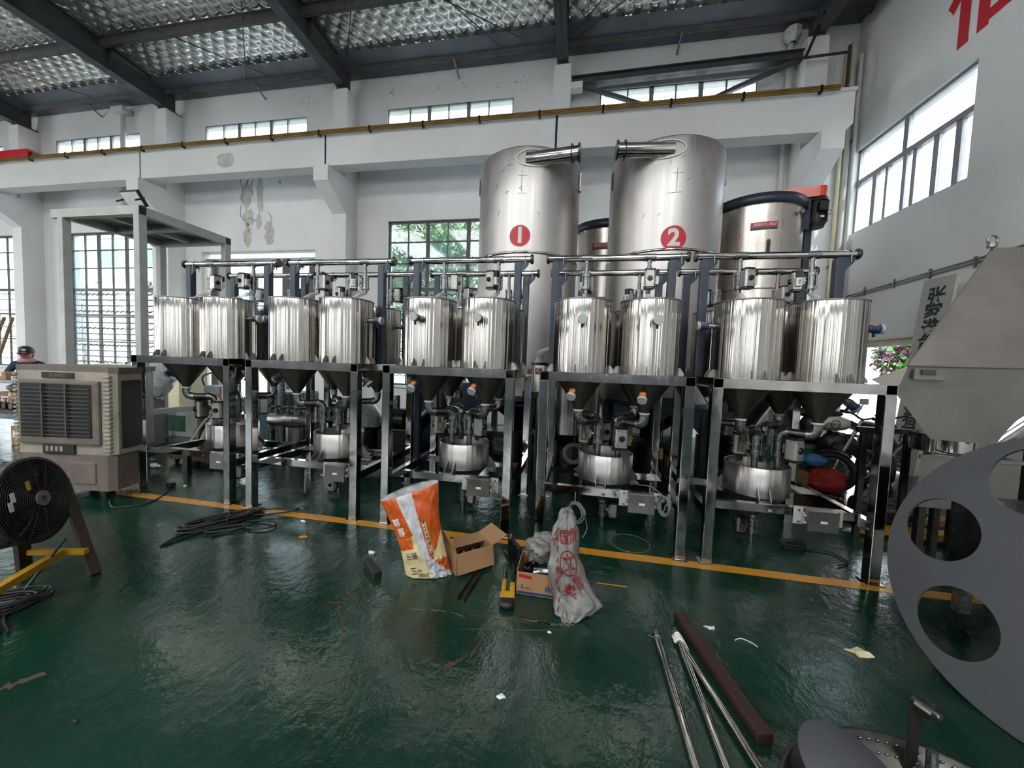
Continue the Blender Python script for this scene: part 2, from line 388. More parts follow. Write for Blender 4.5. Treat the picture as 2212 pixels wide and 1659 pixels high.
# ================================================================ THE HALL
XR, XL, YB, YF, EAVE = 5.6, -26.0, 9.4, -9.6, 9.2
SL = .075                                        # roof slope
def roofz(y): return EAVE + .1 + SL*(YB - y) if y > 0 else EAVE + .1 + SL*YB + SL*y
def holes_wall(u0, u1, z0, z1, holes):
    us = sorted({u0, u1, *[h[0] for h in holes], *[h[1] for h in holes]}); out = []
    for a, b in zip(us[:-1], us[1:]):
        m = (a+b)/2; hs = sorted([(h[2], h[3]) for h in holes if h[0] < m < h[1]]); z = z0
        for h0, h1 in hs:
            if h0 > z: out.append((a, b, z, h0))
            z = h1
        if z < z1: out.append((a, b, z, z1))
    return out
W_LOW = [(-22.6, -19.15, .9, 5.38), (-16.8, -13.35, .9, 5.38), (-11.5, -7.55, 0.0, 4.68), (-5.33, -1.9, .9, 5.38)]
W_HI = [(-23.0, -19.55, 7.35, 8.36), (-17.2, -13.75, 7.35, 8.36), (-11.32, -7.86, 7.35, 8.36), (-5.39, -1.94, 7.35, 8.34), (.2, 3.67, 7.35, 8.3)]
b = MB()
for a, c, z0, z1 in holes_wall(XL, XR+.3, 0, EAVE, W_LOW+W_HI): b.bx(a, c, YB, YB+.28, z0, z1)
struct('wall_back', b, 'wall')
b = MB()
for a, c, z0, z1 in holes_wall(YF-.3, YB, 0, 11.2, [(6.77, 9.22, 4.64, 6.40), (7.38, 9.05, 0, 2.36)]): b.bx(XR, XR+.28, a, c, z0, z1)
struct('wall_right', b, 'wall')
b = MB()
for a, c, z0, z1 in holes_wall(XL, XR, 0, EAVE, [(-21.5+5.85*i+1.35*k-.36, -21.5+5.85*i+1.35*k+.36, 1.8, 6.6) for i in range(5) for k in (-1, 0, 1)]): b.bx(a, c, YF-.28, YF, z0, z1)
struct('wall_front', b, 'wall_grey')
b = MB()
for a, c, z0, z1 in holes_wall(YF-.3, YB+.3, 0, 11.2, [(-2, 4, 0, 5.2)]): b.bx(XL-.28, XL, a, c, z0, z1)
struct('wall_left', b, 'wall_grey')
b = MB().bx(XL-.3, XR+.3, YF-.3, YB+.3, -.2, 0); struct('floor', b, 'floor')
b = MB().bx(-60, 40, -30, 60, -.6, -.205); struct('ground_outside', b, 'concrete')
# roof sheet + quilted foil blanket with real pillows where it is in view
b = MB().add([(XL-.4, YB+.6, roofz(YB)-.02+.2), (XR+.4, YB+.6, roofz(YB)+.18), (XR+.4, 0, roofz(0)+.25), (XL-.4, 0, roofz(0)+.25), (XL-.4, YF-.6, roofz(YF)+.2), (XR+.4, YF-.6, roofz(YF)+.2)],
             [(0, 1, 2, 3), (3, 2, 5, 4)])
struct('ceiling', b, 'gutter_sheet')
def foil():
    x0, x1, y0, y1 = -22.0, 5.58, 4.2, 8.78; d = .031; nx = int((x1-x0)/d); ny = int((y1-y0)/d); vs = []; q = .125
    for j in range(ny+1):
        y = y0+(y1-y0)*j/ny
        for i in range(nx+1):
            x = x0+(x1-x0)*i/nx; w = noise.noise((x*.9, y*.9, 3.1))*.12
            a = (x+y)/q*.7071+w*2; c = (x-y)/q*.7071-w*2
            p = (abs(sin(pi*a*.5))*abs(sin(pi*c*.5)))**.55
            sag = .035*noise.noise((x*.45, y*.5, .3)); h = .055*(1-p)-.055+sag
            h += .004*noise.noise((x*4+2, y*7, 7.7))
            vs.append((x, y, roofz(y)+h+.03))
    m = nx+1; fs = [(j*m+i, (j+1)*m+i, (j+1)*m+i+1, j*m+i+1) for j in range(ny) for i in range(nx)]
    return MB().add(vs, fs, True)
struct('foil_insulation', foil(), 'foil', label='quilted silver foil insulation blanket under the roof')
b = MB().add([(XL, 4.2, roofz(4.2)+.02), (XR, 4.2, roofz(4.2)+.02), (XR, 0, roofz(0)), (XL, 0, roofz(0)), (XL, YF, roofz(YF)), (XR, YF, roofz(YF))], [(0, 3, 2, 1), (3, 4, 5, 2)])
struct('foil_lining', b, 'foil', label='plain stretch of foil lining towards the ridge')
for i in range(6):
    x = -20.5+4.6*i; struct('skylight_panel', MB().bx(x-1.27, x+1.27, -8.72, -1.68, 9.29, 9.32), 'facade', label='translucent skylight panel in the roof behind the camera')  # opaque panels added above the roof lamps, the roof itself stays closed
n_w = 10  # unseen windows behind the camera, narrow strips shaped for streaks in the steel
for i in range(5):
    for k in (-1, 0, 1):
        x = -21.5+5.85*i+1.35*k; o = struct('window_%d' % n_w, MB().bx(x-.36, x-.32, YF-.2, YF-.12, 1.8, 6.6).bx(x+.32, x+.36, YF-.2, YF-.12, 1.8, 6.6).bx(x-.36, x+.36, YF-.2, YF-.12, 1.8, 1.86).bx(x-.36, x+.36, YF-.2, YF-.12, 6.54, 6.6), 'win_frame'); MB().bx(x-.32, x+.32, YF-.165, YF-.16, 1.86, 6.54).build('pane', 'glass_clear', o); n_w += 1
# sloping eave gutter sheet
b = MB().add([(XL, 8.62, roofz(8.62)-.10), (XR, 8.62, roofz(8.62)-.10), (XR, YB, EAVE-.02), (XL, YB, EAVE-.02), (XL, YB, EAVE+.06), (XR, YB, EAVE+.06)], [(0, 1, 2, 3), (3, 2, 5, 4)])
struct('eave_sheet', b, 'gutter_sheet', label='dark sheet metal eave strip above the white wall')
COLX = [-23.9, -18.05, -12.27, -6.46, -.70, 4.57]
for k, x in enumerate(COLX):
    b = MB().bx(x-.2, x+.2, 8.9, YB, 0, 8.62)
    c = struct('column', b, 'wall', label='white plastered concrete column standing against the back wall')
    b = MB(); ztop, zf, zb = 6.32, 5.95, 5.42
    b.add([(x-.2, 8.9, ztop), (x-.2, 8.18, ztop), (x-.2, 8.18, zf), (x-.2, 8.9, zb), (x+.2, 8.9, ztop), (x+.2, 8.18, ztop), (x+.2, 8.18, zf), (x+.2, 8.9, zb)],
          [(0, 1, 2, 3), (7, 6, 5, 4), (0, 4, 5, 1), (1, 5, 6, 2), (2, 6, 7, 3), (3, 7, 4, 0)])
    b.build('corbel', 'wall', c)
    b = MB().bx(x-.14, x+.14, 8.93, YB-.02, 8.62, 8.68); b.build('bearing_plate', 'rafter', c)
# rafters: welded I sections running up from each column
def ibeam_y(x, y0, y1, zb0, zb1, zt0, zt1, w=.26):
    b = MB(); t = .018
    def sl(x0, x1, a0, a1, c0, c1): b.add([(x0, y0, a0), (x1, y0, a0), (x1, y1, a1), (x0, y1, a1), (x0, y0, c0), (x1, y0, c0), (x1, y1, c1), (x0, y1, c1)], [(0, 3, 2, 1), (4, 5, 6, 7), (0, 1, 5, 4), (1, 2, 6, 5), (2, 3, 7, 6), (3, 0, 4, 7)])
    sl(x-w/2, x+w/2, zb0, zb1, zb0+t, zb1+t); sl(x-w/2, x+w/2, zt0-t, zt1-t, zt0, zt1); sl(x-.008, x+.008, zb0, zb1, zt0, zt1)
    for k in range(1, 6):
        y = y0+(y1-y0)*k/6.; f = k/6.; b.bx(x-w/2+.01, x+w/2-.01, y-.006, y+.006, zb0+(zb1-zb0)*f, zt0+(zt1-zt0)*f)
    return b
for x in COLX:
    struct('rafter', ibeam_y(x, 9.3, -.2, 8.68, 8.95, roofz(9.3)-.06, roofz(0)-.05), 'rafter', label='dark grey steel roof rafter')
for y, h in ((9.02, .17), (7.52, .20), (6.0, .2), (4.5, .2), (3.0, .2), (1.5, .2)):
    z = roofz(y)-.05; b = MB(); b.bx(XL, XR, y-.008, y+.008, z-h, z); b.bx(XL, XR, y, y+.07, z-h, z-h+.012); b.bx(XL, XR, y-.07, y, z-.012, z); b.bx(XL, XR, y+.06, y+.07, z-h, z-h+.03)
    struct('purlin', b, 'purlin', label='grey Z section roof purlin')
b = MB()
for x0, x1, y0, y1 in [(-12.0, -8.6, 6.0, 8.95), (-9.4, -6.6, 8.95, 6.1), (-6.3, -3.7, 8.9, 5.6), (-4.6, -2.2, 5.8, 8.9), (-5.7, -1.6, 6.0, 8.8), (-.5, 2.2, 8.8, 6.0), (-.3, 3.2, 8.85, 6.4), (-17.6, -14, 8.9, 6.0), (-18, -14.8, 6.2, 8.9)]:
    b.tube([(x0, y0, roofz(y0)-.16), (x1, y1, roofz(y1)-.16)], .012, 6)
struct('roof_bracing', b, 'rafter', label='thin cross bracing rods under the foil')
b = MB()
for x in (-15.2, -9.2, -3.4, 1.9): b.tube([(x, 8.98, 9.10), (x, 9.39, 8.93)], .022, 6)
struct('eave_struts', b, 'steel_plain', label='small struts crossing the dark eave strip')
# crane runway beam on the corbels
JX = [XL+.1, -18.0, -12.13, -6.41, -.73, 4.97]
for i in range(5):
    a, c = JX[i]+.025, JX[i+1]-.025; b = MB(); z0, z1 = 6.33, 7.04
    if i == 4:
        b.prism([(a, z0), (c-.14, z0), (c, z0+.12), (c, z1), (a, z1)], -8.62, -8.28, Matrix(((1, 0, 0), (0, 0, -1), (0, 1, 0))))
    else: b.bx(a, c, 8.28, 8.62, z0, z1)
    b.bx(a, c, 8.22, 8.68, z1, z1+.05)
    struct('crane_beam', b, 'wall', label='white concrete crane runway beam resting on corbels')
b = MB()
for x in JX[1:-1]: b.bx(x-.02, x+.02, 8.30, 8.60, 6.34, 7.08)
struct('beam_joint', b, 'black', label='dark gap between two runway beams')
b = MB().bx(XL+.2, 4.75, 8.36, 8.52, 7.09, 7.12); struct('crane_track', b, 'steel_dark', label='flat steel track along the top of the runway beam')
t = thing('conductor_rail', 'ochre conductor rail strip along the crane beam', 'rail', (-8, 8.2, 7.05), world=True)
for k in range(3): MB().bx(-22, 4.62, 8.15+.0*k, 8.19, 7.02+.034*k, 7.045+.034*k).build('bar', 'copper_rail', t)
b = MB()
for i in range(20):
    x = 4.3-1.35*i; b.bx(x-.02, x+.02, 8.15, 8.23, 6.99, 7.13)
b.build('hanger', 'black', t)['kind'] = 'stuff'
t = thing('crane_buffer', 'red box shaped crane end carriage on the runway beam', 'crane carriage', (-16.6, 8.4, 7.12), world=True)
MB().cbx(-17.9, -16.25, 8.27, 8.62, 7.16, 7.42, .02).build('body', 'red', t); MB().bx(-16.27, -16.2, 8.33, 8.56, 7.2, 7.36).build('end_plate', 'black', t)
for x in (-17.6, -16.6): MB().cyl((x, 8.38, 7.18), (x, 8.50, 7.18), .058, None, 16).build('wheel', 'steel_dark', t)
# ---------------------------------------------------------------- windows
def steel_window(idx, x0, x1, z0, z1, cols, rows, bars=True, heavy=(), transom=None, wavy=()):
    b = MB(); y = YB+.10; fr = .05
    b.bx(x0, x0+fr, y-.03, y+.03, z0, z1); b.bx(x1-fr, x1, y-.03, y+.03, z0, z1); b.bx(x0, x1, y-.03, y+.03, z1-fr, z1); b.bx(x0, x1, y-.03, y+.03, z0, z0+fr)
    o = b.build('window_%d' % idx, 'win_frame'); o['kind'] = 'structure'
    for k, x in enumerate(cols):
        w = .05 if k in heavy else .014; MB().bx(x-w, x+w, y-.025, y+.025, z0, z1).build('mullion', 'win_frame', o)
    for z, w in rows: MB().bx(x0, x1, y-.022, y+.022, z-w, z+w).build('glazing_bar', 'win_frame', o)
    xs = [x0+.02]+list(cols)+[x1-.02]; zs = [z0+.02]+[z for z, _ in rows]+[z1-.02]
    for i in range(len(xs)-1):
        for j in range(len(zs)-1): MB().bx(xs[i]+.012, xs[i+1]-.012, y-.003, y+.003, zs[j]+.012, zs[j+1]-.012).build('pane', 'glass', o)
    for z, wv in wavy:
        n = 70; pts = [(x0+(x1-x0)*k/n, YB+.03, z+(wv*(1 if k % 4 < 2 else -1))) for k in range(n+1)]
        MB().tube(pts, .012, 5).build('security_bar', 'win_frame', o)
    MB().bx(x0-.05, x1+.05, YB-.06, YB+.05, z0-.06, z0-.005).build('window_sill', 'wall', o)
    return o
RW = [(4.83, .016), (4.25, .016), (3.55, .045), (2.72, .03), (1.85, .02)]
wav = [(3.40-.185*k, .018 if k % 3 == 0 else 0.0) for k in range(13)]
for i, (x0, x1) in enumerate([(-22.6, -19.15), (-16.8, -13.35), (-5.33, -1.9)]):
    cs = [x0+(x1-x0)*k/6 for k in range(1, 6)]
    steel_window(i+1, x0, x1, .9, 5.38, cs, RW, heavy=(1, 3), wavy=wav)
for i, (x0, x1, z0, z1) in enumerate(W_HI):
    cs = [x0+.1+(x1-x0-.2)*k/6 for k in range(1, 6)]; y = YB+.05
    b = MB().bx(x0, x0+.03, y-.03, y+.03, z0, z1).bx(x1-.03, x1, y-.03, y+.03, z0, z1).bx(x0, x1, y-.03, y+.03, z1-.03, z1).bx(x0, x1, y-.03, y+.03, z0, z0+.03)
    o = b.build('window_%d' % (i+4), 'alu'); o['kind'] = 'structure'
    for k, x in enumerate(cs): w = .05 if k % 2 else .018; MB().bx(x-w, x+w, y-.03, y+.03, z0, z1).build('mullion', 'alu', o)
    xs = [x0]+cs+[x1]
    for k in range(6): MB().bx(xs[k]+.03, xs[k+1]-.03, y-.003, y+.003, z0+.03, z1-.03).build('pane', 'glass_clear', o)
# gate opening in the back wall with its dark steel posts
b = MB(); x0, x1, z1 = -11.5, -7.55, 4.68
b.bx(x0, x0+.02, YB+.0, YB+.27, 0, z1).bx(x1-.02, x1, YB, YB+.27, 0, z1).bx(x0, x1, YB, YB+.27, z1-.02, z1)
o = b.build('door_1', 'reveal'); o['kind'] = 'structure'; o['label'] = 'wide back doorway with cream reveals and dark posts'
for x in (-11.2, -8.65, -7.75): MB().bx(x-.13, x+.13, YB+.14, YB+.26, 0, 4.45).build('door_post', 'win_frame', o)
MB().bx(x0, x1, YB+.15, YB+.25, 4.42, 4.5).build('door_head', 'alu', o)
MB().bx(x0, x1, YB+.15, YB+.25, 3.18, 3.26).build('transom', 'win_frame', o)
for xa, xb in ((-11.05, -8.8), (-8.5, -7.9)): MB().bx(xa, xb, YB+.2, YB+.206, 3.28, 4.4).build('pane', 'glass_clear', o)
# high window in the right wall
b = MB(); x = XR+.10; y0, y1, z0, z1 = 6.77, 9.22, 4.64, 6.40
b.bx(x-.03, x+.03, y0, y0+.05, z0, z1).bx(x-.03, x+.03, y1-.05, y1, z0, z1).bx(x-.03, x+.03, y0, y1, z0, z0+.05).bx(x-.03, x+.03, y0, y1, z1-.05, z1).bx(x-.05, x+.05, y0, y1, 5.66, 5.76)
o = b.build('window_9', 'alu'); o['kind'] = 'structure'
for y, w, za, zb in ((8.72, .05, z0, 5.7), (8.42, .03, z0, 5.7), (8.02, .04, z0, 5.7), (7.82, .04, z0, 5.7), (7.42, .05, z0, 5.7), (7.05, .05, z0, 5.7), (8.05, .05, 5.7, z1)): MB().bx(x-.035, x+.035, y-w, y+w, za, zb).build('mullion', 'alu', o)
for ya, yb, za, zb in ((6.82, 7.0, z0, 5.66), (7.1, 7.38, z0, 5.66), (7.47, 7.78, z0, 5.66), (7.86, 7.98, z0, 5.66), (8.06, 8.39, z0, 5.66), (8.45, 8.67, z0, 5.66), (8.77, 9.17, z0, 5.66), (6.82, 8.0, 5.76, z1), (8.1, 9.17, 5.76, z1)):
    MB().bx(x-.003, x+.003, ya+.01, yb-.01, za+.02, zb-.04).build('pane', 'glass', o)
# side door in the right wall
b = MB(); y0, y1, z1 = 7.38, 9.05, 2.36
b.bx(XR, XR+.27, y0, y0+.03, 0, z1).bx(XR, XR+.27, y1-.03, y1, 0, z1).bx(XR, XR+.27, y0, y1, z1-.03, z1).bx(XR+.1, XR+.16, y0+.03, y0+.10, 0, z1-.03).bx(XR+.1, XR+.16, y0, y1, z1-.16, z1-.03)
o = b.build('door_2', 'reveal'); o['kind'] = 'structure'; o['label'] = 'open side doorway with pale reveals in the right wall'
# yellow floor marking, a thin coat of paint
b = MB()
for k in range(60):
    xa, xb = -5.2+.17*k, -5.2+.17*(k+1)
    def e(x, s): return 3.165+s*.055+.004*noise.noise((x*6, s*3, 0))
    b.add([(xa, e(xa, -1), .0015), (xb, e(xb, -1), .0015), (xb, e(xb, 1), .0015), (xa, e(xa, 1), .0015)], [(0, 1, 2, 3)])
struct('trim_1', b, 'line', label='worn yellow line painted on the green floor')
# ---------------------------------------------------------------- things outside the windows
def foliage(c, r, n, mats, seed, sc=(1, 1, 1)):
    rnd = random.Random(seed); bs = {m: MB() for m in mats}
    for i in range(n):
        while True:
            p = Vector((rnd.uniform(-1, 1), rnd.uniform(-1, 1), rnd.uniform(-1, 1)))
            if .25 < p.length < 1: break
        p = Vector((p.x*r*sc[0], p.y*r*sc[1], p.z*r*sc[2]))+V3(c); L = rnd.uniform(.12, .26)
        R = Matrix.Rotation(rnd.uniform(0, 6.3), 3, 'Z') @ Matrix.Rotation(rnd.uniform(-1.2, 1.2), 3, 'X')
        q = [p+R @ Vector(w) for w in ((0, 0, 0), (L*.28, L*.5, .01), (0, L, .03), (-L*.28, L*.5, .01))]
        bs[rnd.choice(mats)].add(q, [(0, 1, 2, 3)])
    return bs
def tree(x, y, h, r, mats, seed, label, n=6500, sc=(1, 1, 1)):
    t = thing('tree', label, 'tree', (x, y, -.2), 'trees outside the windows', world=True); rnd = random.Random(seed)
    b = MB().tube([(x, y, -.2), (x+.1, y, h*.3), (x-.05, y+.05, h*.6), (x, y, h*.9)], [.16, .13, .09, .04], 8)
    for k in range(6):
        a = rnd.uniform(0, 6.28); z = h*rnd.uniform(.35, .7); b.tube([(x, y, z), (x+cos(a)*r*.5, y+sin(a)*r*.5, z+r*.4), (x+cos(a)*r*.8, y+sin(a)*r*.8, z+r*.55)], [.06, .04, .015], 6)
    b.build('trunk', 'bark', t)
    for m, bb in foliage((x, y, h), r, n, mats, seed, sc).items(): bb.build('foliage', m, t)['kind'] = 'stuff'
tree(-5.2, 13.2, 5.2, 2.0, ['leaf_a', 'leaf_b'], 1, 'bright green leafy tree behind the middle window')
tree(-9.2, 15.0, 4.6, 1.7, ['leaf_a', 'leaf_b'], 2, 'leafy tree left of the middle window')
tree(-1.0, 14.2, 5.6, 2.1, ['leaf_b', 'leaf_a'], 3, 'yellow green tree behind the big numbered tanks')
tree(-21.3, 12.8, 2.5, 1.3, ['leaf_a', 'leaf_a'], 4, 'dark green shrub tree behind the left window', 5000, (1, 1, 1.5))
tree(-18.2, 13.2, 2.6, 1.3, ['leaf_a', 'leaf_a'], 5, 'conifer shaped tree at the right of the left window', 5000, (.8, .8, 1.6))
tree(9.6, 12.4, 2.2, 1.0, ['leaf_a', 'leaf_b', 'flower'], 6, 'pink flowering shrub outside the side door', 3200)
tree(8.6, 15.6, 2.8, 1.1, ['flower', 'leaf_b'], 8, 'flowering bush further behind the side door', 1200)
def building(x0, x1, y0, y1, h, label, cols, rows, face):
    t = thing('building', label, 'building', ((x0+x1)/2, (y0+y1)/2, -.2), world=True)
    MB().bx(x0, x1, y0, y1, -.2, h).build('wall', 'facade', t); MB().bx(x0-.2, x1+.2, y0-.2, y1+.2, h, h+.3).build('roof', 'concrete', t)
    for i in range(cols):
        for j in range(rows):
            f = (i+.5)/cols; z = 1.2+j*3.2
            if face == 'y': x = x0+(x1-x0)*f; MB().bx(x-.9, x+.9, y0-.05, y0+.05, z, z+1.7).build('window', 'facade_glass', t)
            else: y = y0+(y1-y0)*f; MB().bx(x0-.05, x0+.05, y-.9, y+.9, z, z+1.7).build('window', 'facade_glass', t)
building(-40, -6.5, 21, 27, 9.5, 'pale office block across the yard behind the left windows', 8, 3, 'y')
building(11.5, 18, 2, 11, 9.5, 'white neighbouring hall beyond the high right window', 3, 3, 'x')

# ================================================================ FIVE DOSING RACKS
FX = [-4.86, -3.385, -1.845, -.335, 1.075]
FW, FY0, FY1, FT = 1.28, 3.20, 4.46, 1.55
RK = ['leftmost rack', 'second rack from the left', 'middle rack', 'fourth rack from the left', 'rightmost rack']
def tube_y(x0, x1, y0, y1, z0, z1, t=.006):
    # square hollow section running in depth, both ends open
    b = MB()
    o = [(x0, z0), (x1, z0), (x1, z1), (x0, z1)]; i = [(x0+t, z0+t), (x1-t, z0+t), (x1-t, z1-t), (x0+t, z1-t)]
    vs = [(x, y0, z) for x, z in o]+[(x, y1, z) for x, z in o]+[(x, y0, z) for x, z in i]+[(x, y1, z) for x, z in i]; fs = []
    for k in range(4):
        j = (k+1) % 4; fs += [(k, j, 4+j, 4+k), (8+j, 8+k, 12+k, 12+j), (j, k, 8+k, 8+j), (4+k, 4+j, 12+j, 12+k)]
    return b.add(vs, fs)
def make_frame():
    t = thing('support_frame', 'polished steel rack', 'rack'); w = .08; D = FY1-FY0
    for x in (0, FW-w):
        for y in (0, D-w):
            l = MB().cbx(x, x+w, y, y+w, .008, FT-w, .006).build('leg', 'polish', t); MB().bx(x-.02, x+w+.02, y-.02, y+w+.02, 0, .009).build('foot_plate', 'polish', l)
        tube_y(x, x+w, 0, D, FT-w, FT).build('side_rail', 'polish', t)
        tube_y(x+.01, x+w-.01, w, D-w, .39, .47).build('lower_rail', 'polish', t)
    for y in (0, D-w, .585): MB().bx(w, FW-w, y, y+w, FT-w+.001, FT-.001).build('cross_rail', 'polish', t)
    MB().bx(FW/2-.03, FW/2+.03, w, D-w, FT-w+.005, FT-.005).build('middle_rail', 'polish', t)
    for y in (.27, .93): MB().bx(w-.01, FW-w+.01, y, y+.06, .39, .46).build('hopper_beam', 'polish', t)
    return t
frame = Proto(make_frame())
# --- sensor (along local +X, mesh only: body + three sub-parts)
def sensor(parent, az, r, z, tilt):
    R = rotz(az) @ Matrix.Rotation(tilt, 3, 'Y'); o = rotz(az) @ Vector((r, 0, 0))+Vector((0, 0, z)); mx = Matrix.Translation(o) @ R.to_4x4()
    s = MB().cyl((.055, 0, 0), (.125, 0, 0), .034, None, 16, 3, mx).build('level_sensor', 'blue', parent)
    MB().cyl((-.01, 0, 0), (.045, 0, 0), .024, None, 12, 3, mx).cyl((.045, 0, 0), (.057, 0, 0), .032, None, 12, 3, mx).build('mount', 'steel_plain', s)
    MB().cyl((.125, 0, 0), (.150, 0, 0), .042, .040, 20, 3, mx).build('cap', 'grey_cap', s)
    b = MB()
    for k in range(7):
        a0, a1 = radians(40+k*14), radians(40+(k+1)*14)
        b.add([mx @ Vector((x, cos(a)*.0348, sin(a)*.0348)) for x, a in ((.068, a0), (.112, a0), (.112, a1), (.068, a1))], [(0, 1, 2, 3)], True)
    b.build('label', 'orange', s)
    MB().cyl((.092, 0, -.03), (.092, 0, -.068), .013, .010, 10, 3, mx).build('cable_gland', 'black', s)
TR, TZ = .264, .655
def make_tank(az, low):
    t = thing('dosing_tank', 'brushed steel tank', 'tank')
    sh = MB().lathe([(TR, 0), (TR, .2), (TR, .45), (TR, TZ-.008), (TR-.004, TZ), (TR-.03, TZ+.004), (.05, TZ+.012)], 56).build('shell', 'tank_steel', t)
    MB().lathe([(TR+.002, TZ-.012), (TR+.006, TZ-.006), (TR+.002, TZ+.001), (TR-.004, TZ+.002)], 48).build('rim', 'steel_plain', t)
    MB().lathe([(TR-.012, -.001), (TR-.015, -.02), (.036, -.345), (.036, -.37)], 40).build('cone', 'cone_steel', t)
    for a in (0, 90, 180, 270):
        for s in (-1, 1):
            mx = Matrix.Translation(rotz(radians(a)) @ Vector((TR-.004, s*.05, 0))) @ rotz(radians(a)).to_4x4() @ Matrix(((1, 0, 0, 0), (0, 0, -1, 0), (0, 1, 0, 0), (0, 0, 0, 1)))
            MB().prism([(-.012, 0.001), (.045, 0.001), (.045, .022), (.012, .07), (-.006, .07)], -.003, .003, mx).build('gusset', 'steel_plain', t)
    MB().cyl((-.0, .10, TZ), (0, .10, TZ+.045), .044, None, 18).build('inlet_collar', 'steel_plain', t)
    if az is not None: sensor(t, radians(az), TR-.004, .45, 0)
    if low is not None: sensor(t, radians(low), .165, -.13, radians(38))
    return t
TP = {}
for k in ((180, 180), (0, 0), (-90, -105), (None, None), (0, None)): TP[k] = Proto(make_tank(*k))
# --- pneumatic valve: vertical pipe axis at origin, actuator towards local +X
def make_valve(name, lower):
    t = thing(name, 'pneumatic ball valve', 'valve'); k = .026
    b = MB().cyl((0, 0, -.055), (0, 0, .055), k*1.15, None, 14)
    for z in (-.052, .052): b.cyl((0, 0, z-.011), (0, 0, z+.011), k*1.55, None, 6)
    b.build('valve_body', 'galv', t)
    b = MB()
    for i in range(4):
        a = radians(45+90*i); b.cyl((cos(a)*.036, sin(a)*.036, -.066), (cos(a)*.036, sin(a)*.036, .066), .005, None, 6)
    b.build('tie_bolts', 'galv', t)
    MB().cyl((.02, 0, 0), (.062, 0, 0), .014, None, 10).bx(.045, .06, -.028, .028, -.028, .028).build('stem_bracket', 'galv', t)
    x0, x1 = .06, .135
    a = MB().prism([(x0, -.030), (x0+.012, -.042), (x1-.012, -.042), (x1, -.030), (x1, .030), (x1-.012, .042), (x0+.012, .042), (x0, .030)], -.062, .062).build('actuator', 'alu_act', t)
    for z in (-1, 1): MB().prism([(x0+.002, -.028), (x0+.012, -.040), (x1-.012, -.040), (x1-.002, -.028), (x1-.002, .028), (x1-.012, .040), (x0+.012, .040), (x0+.002, .028)], *sorted((z*.062, z*.079))).build('end_cap', 'black_gloss', a)
    MB().cyl((x1, 0, 0), (x1+.012, 0, 0), .022, .018, 18).bx(x1+.011, x1+.016, -.004, .004, -.016, .016).build('position_dial', 'black_gloss', a)
    for y in (-.032, .032):
        for z in (-.048, .048): MB().cyl((x1-.001, y*.85, z), (x1+.002, y*.85, z), .0035, None, 6).build('screw', 'black', a)
    s = MB().bx(x0+.015, x1-.02, .042, .066, -.045, .02).build('solenoid', 'brass_dull' if lower else 'white', t); MB().bx(x0+.02, x1-.024, .046, .070, .02, .075).build('coil', 'black', s); MB().cyl((x0+.03, .066, -.02), (x0+.03, .078, -.02), .007, None, 8).cyl((x0+.03, .066, 0), (x0+.03, .078, 0), .007, None, 8).build('fitting', 'galv', s)
    if lower: MB().cyl((0, 0, -.062), (0, 0, -.16), .022, .020, 14).build('outlet_stub', 'galv', t)
    else:
        MB().cyl((0, 0, .06), (0, 0, .13), .017, None, 12).build('inlet_pipe', 'steel_plain', t)
        MB().cyl((0, 0, -.06), (0, 0, -.095), .019, None, 12).build('hose_tail', 'galv', t)
    return t
VT = Proto(make_valve('inlet_valve', False)); VL = Proto(make_valve('discharge_valve', True)); VB = Proto(make_valve('dump_valve', True))
YF_, YR_, PZ = 3.80, 4.385, 2.69
pos_name = {(0, 0): 'front left', (1, 0): 'front right', (0, 1): 'rear left', (1, 1): 'rear right'}
front_az = {0: (180, 0), 1: (180, 0), 2: (-90, -90), 3: (-90, -90), 4: (180, 0)}
TOPDIR = {(0, 0, 0): -20, (0, 1, 0): -100, (1, 0, 0): -15, (1, 1, 0): -160, (2, 0, 0): 10, (2, 1, 0): -115, (3, 0, 0): 80, (3, 1, 0): -95, (4, 0, 0): -75, (4, 1, 0): 170,
          (0, 0, 1): 0, (0, 1, 1): -10, (1, 0, 1): -120, (1, 1, 1): -10, (2, 0, 1): -25, (2, 1, 1): 0, (3, 0, 1): 90, (3, 1, 1): 150, (4, 0, 1): 100, (4, 1, 1): -80}
LOWDIR = {(0, 0): -110, (0, 1): -80, (1, 0): 150, (1, 1): 75, (2, 0): -160, (2, 1): -20, (3, 0): 170, (3, 1): -85, (4, 0): 175, (4, 1): -60}
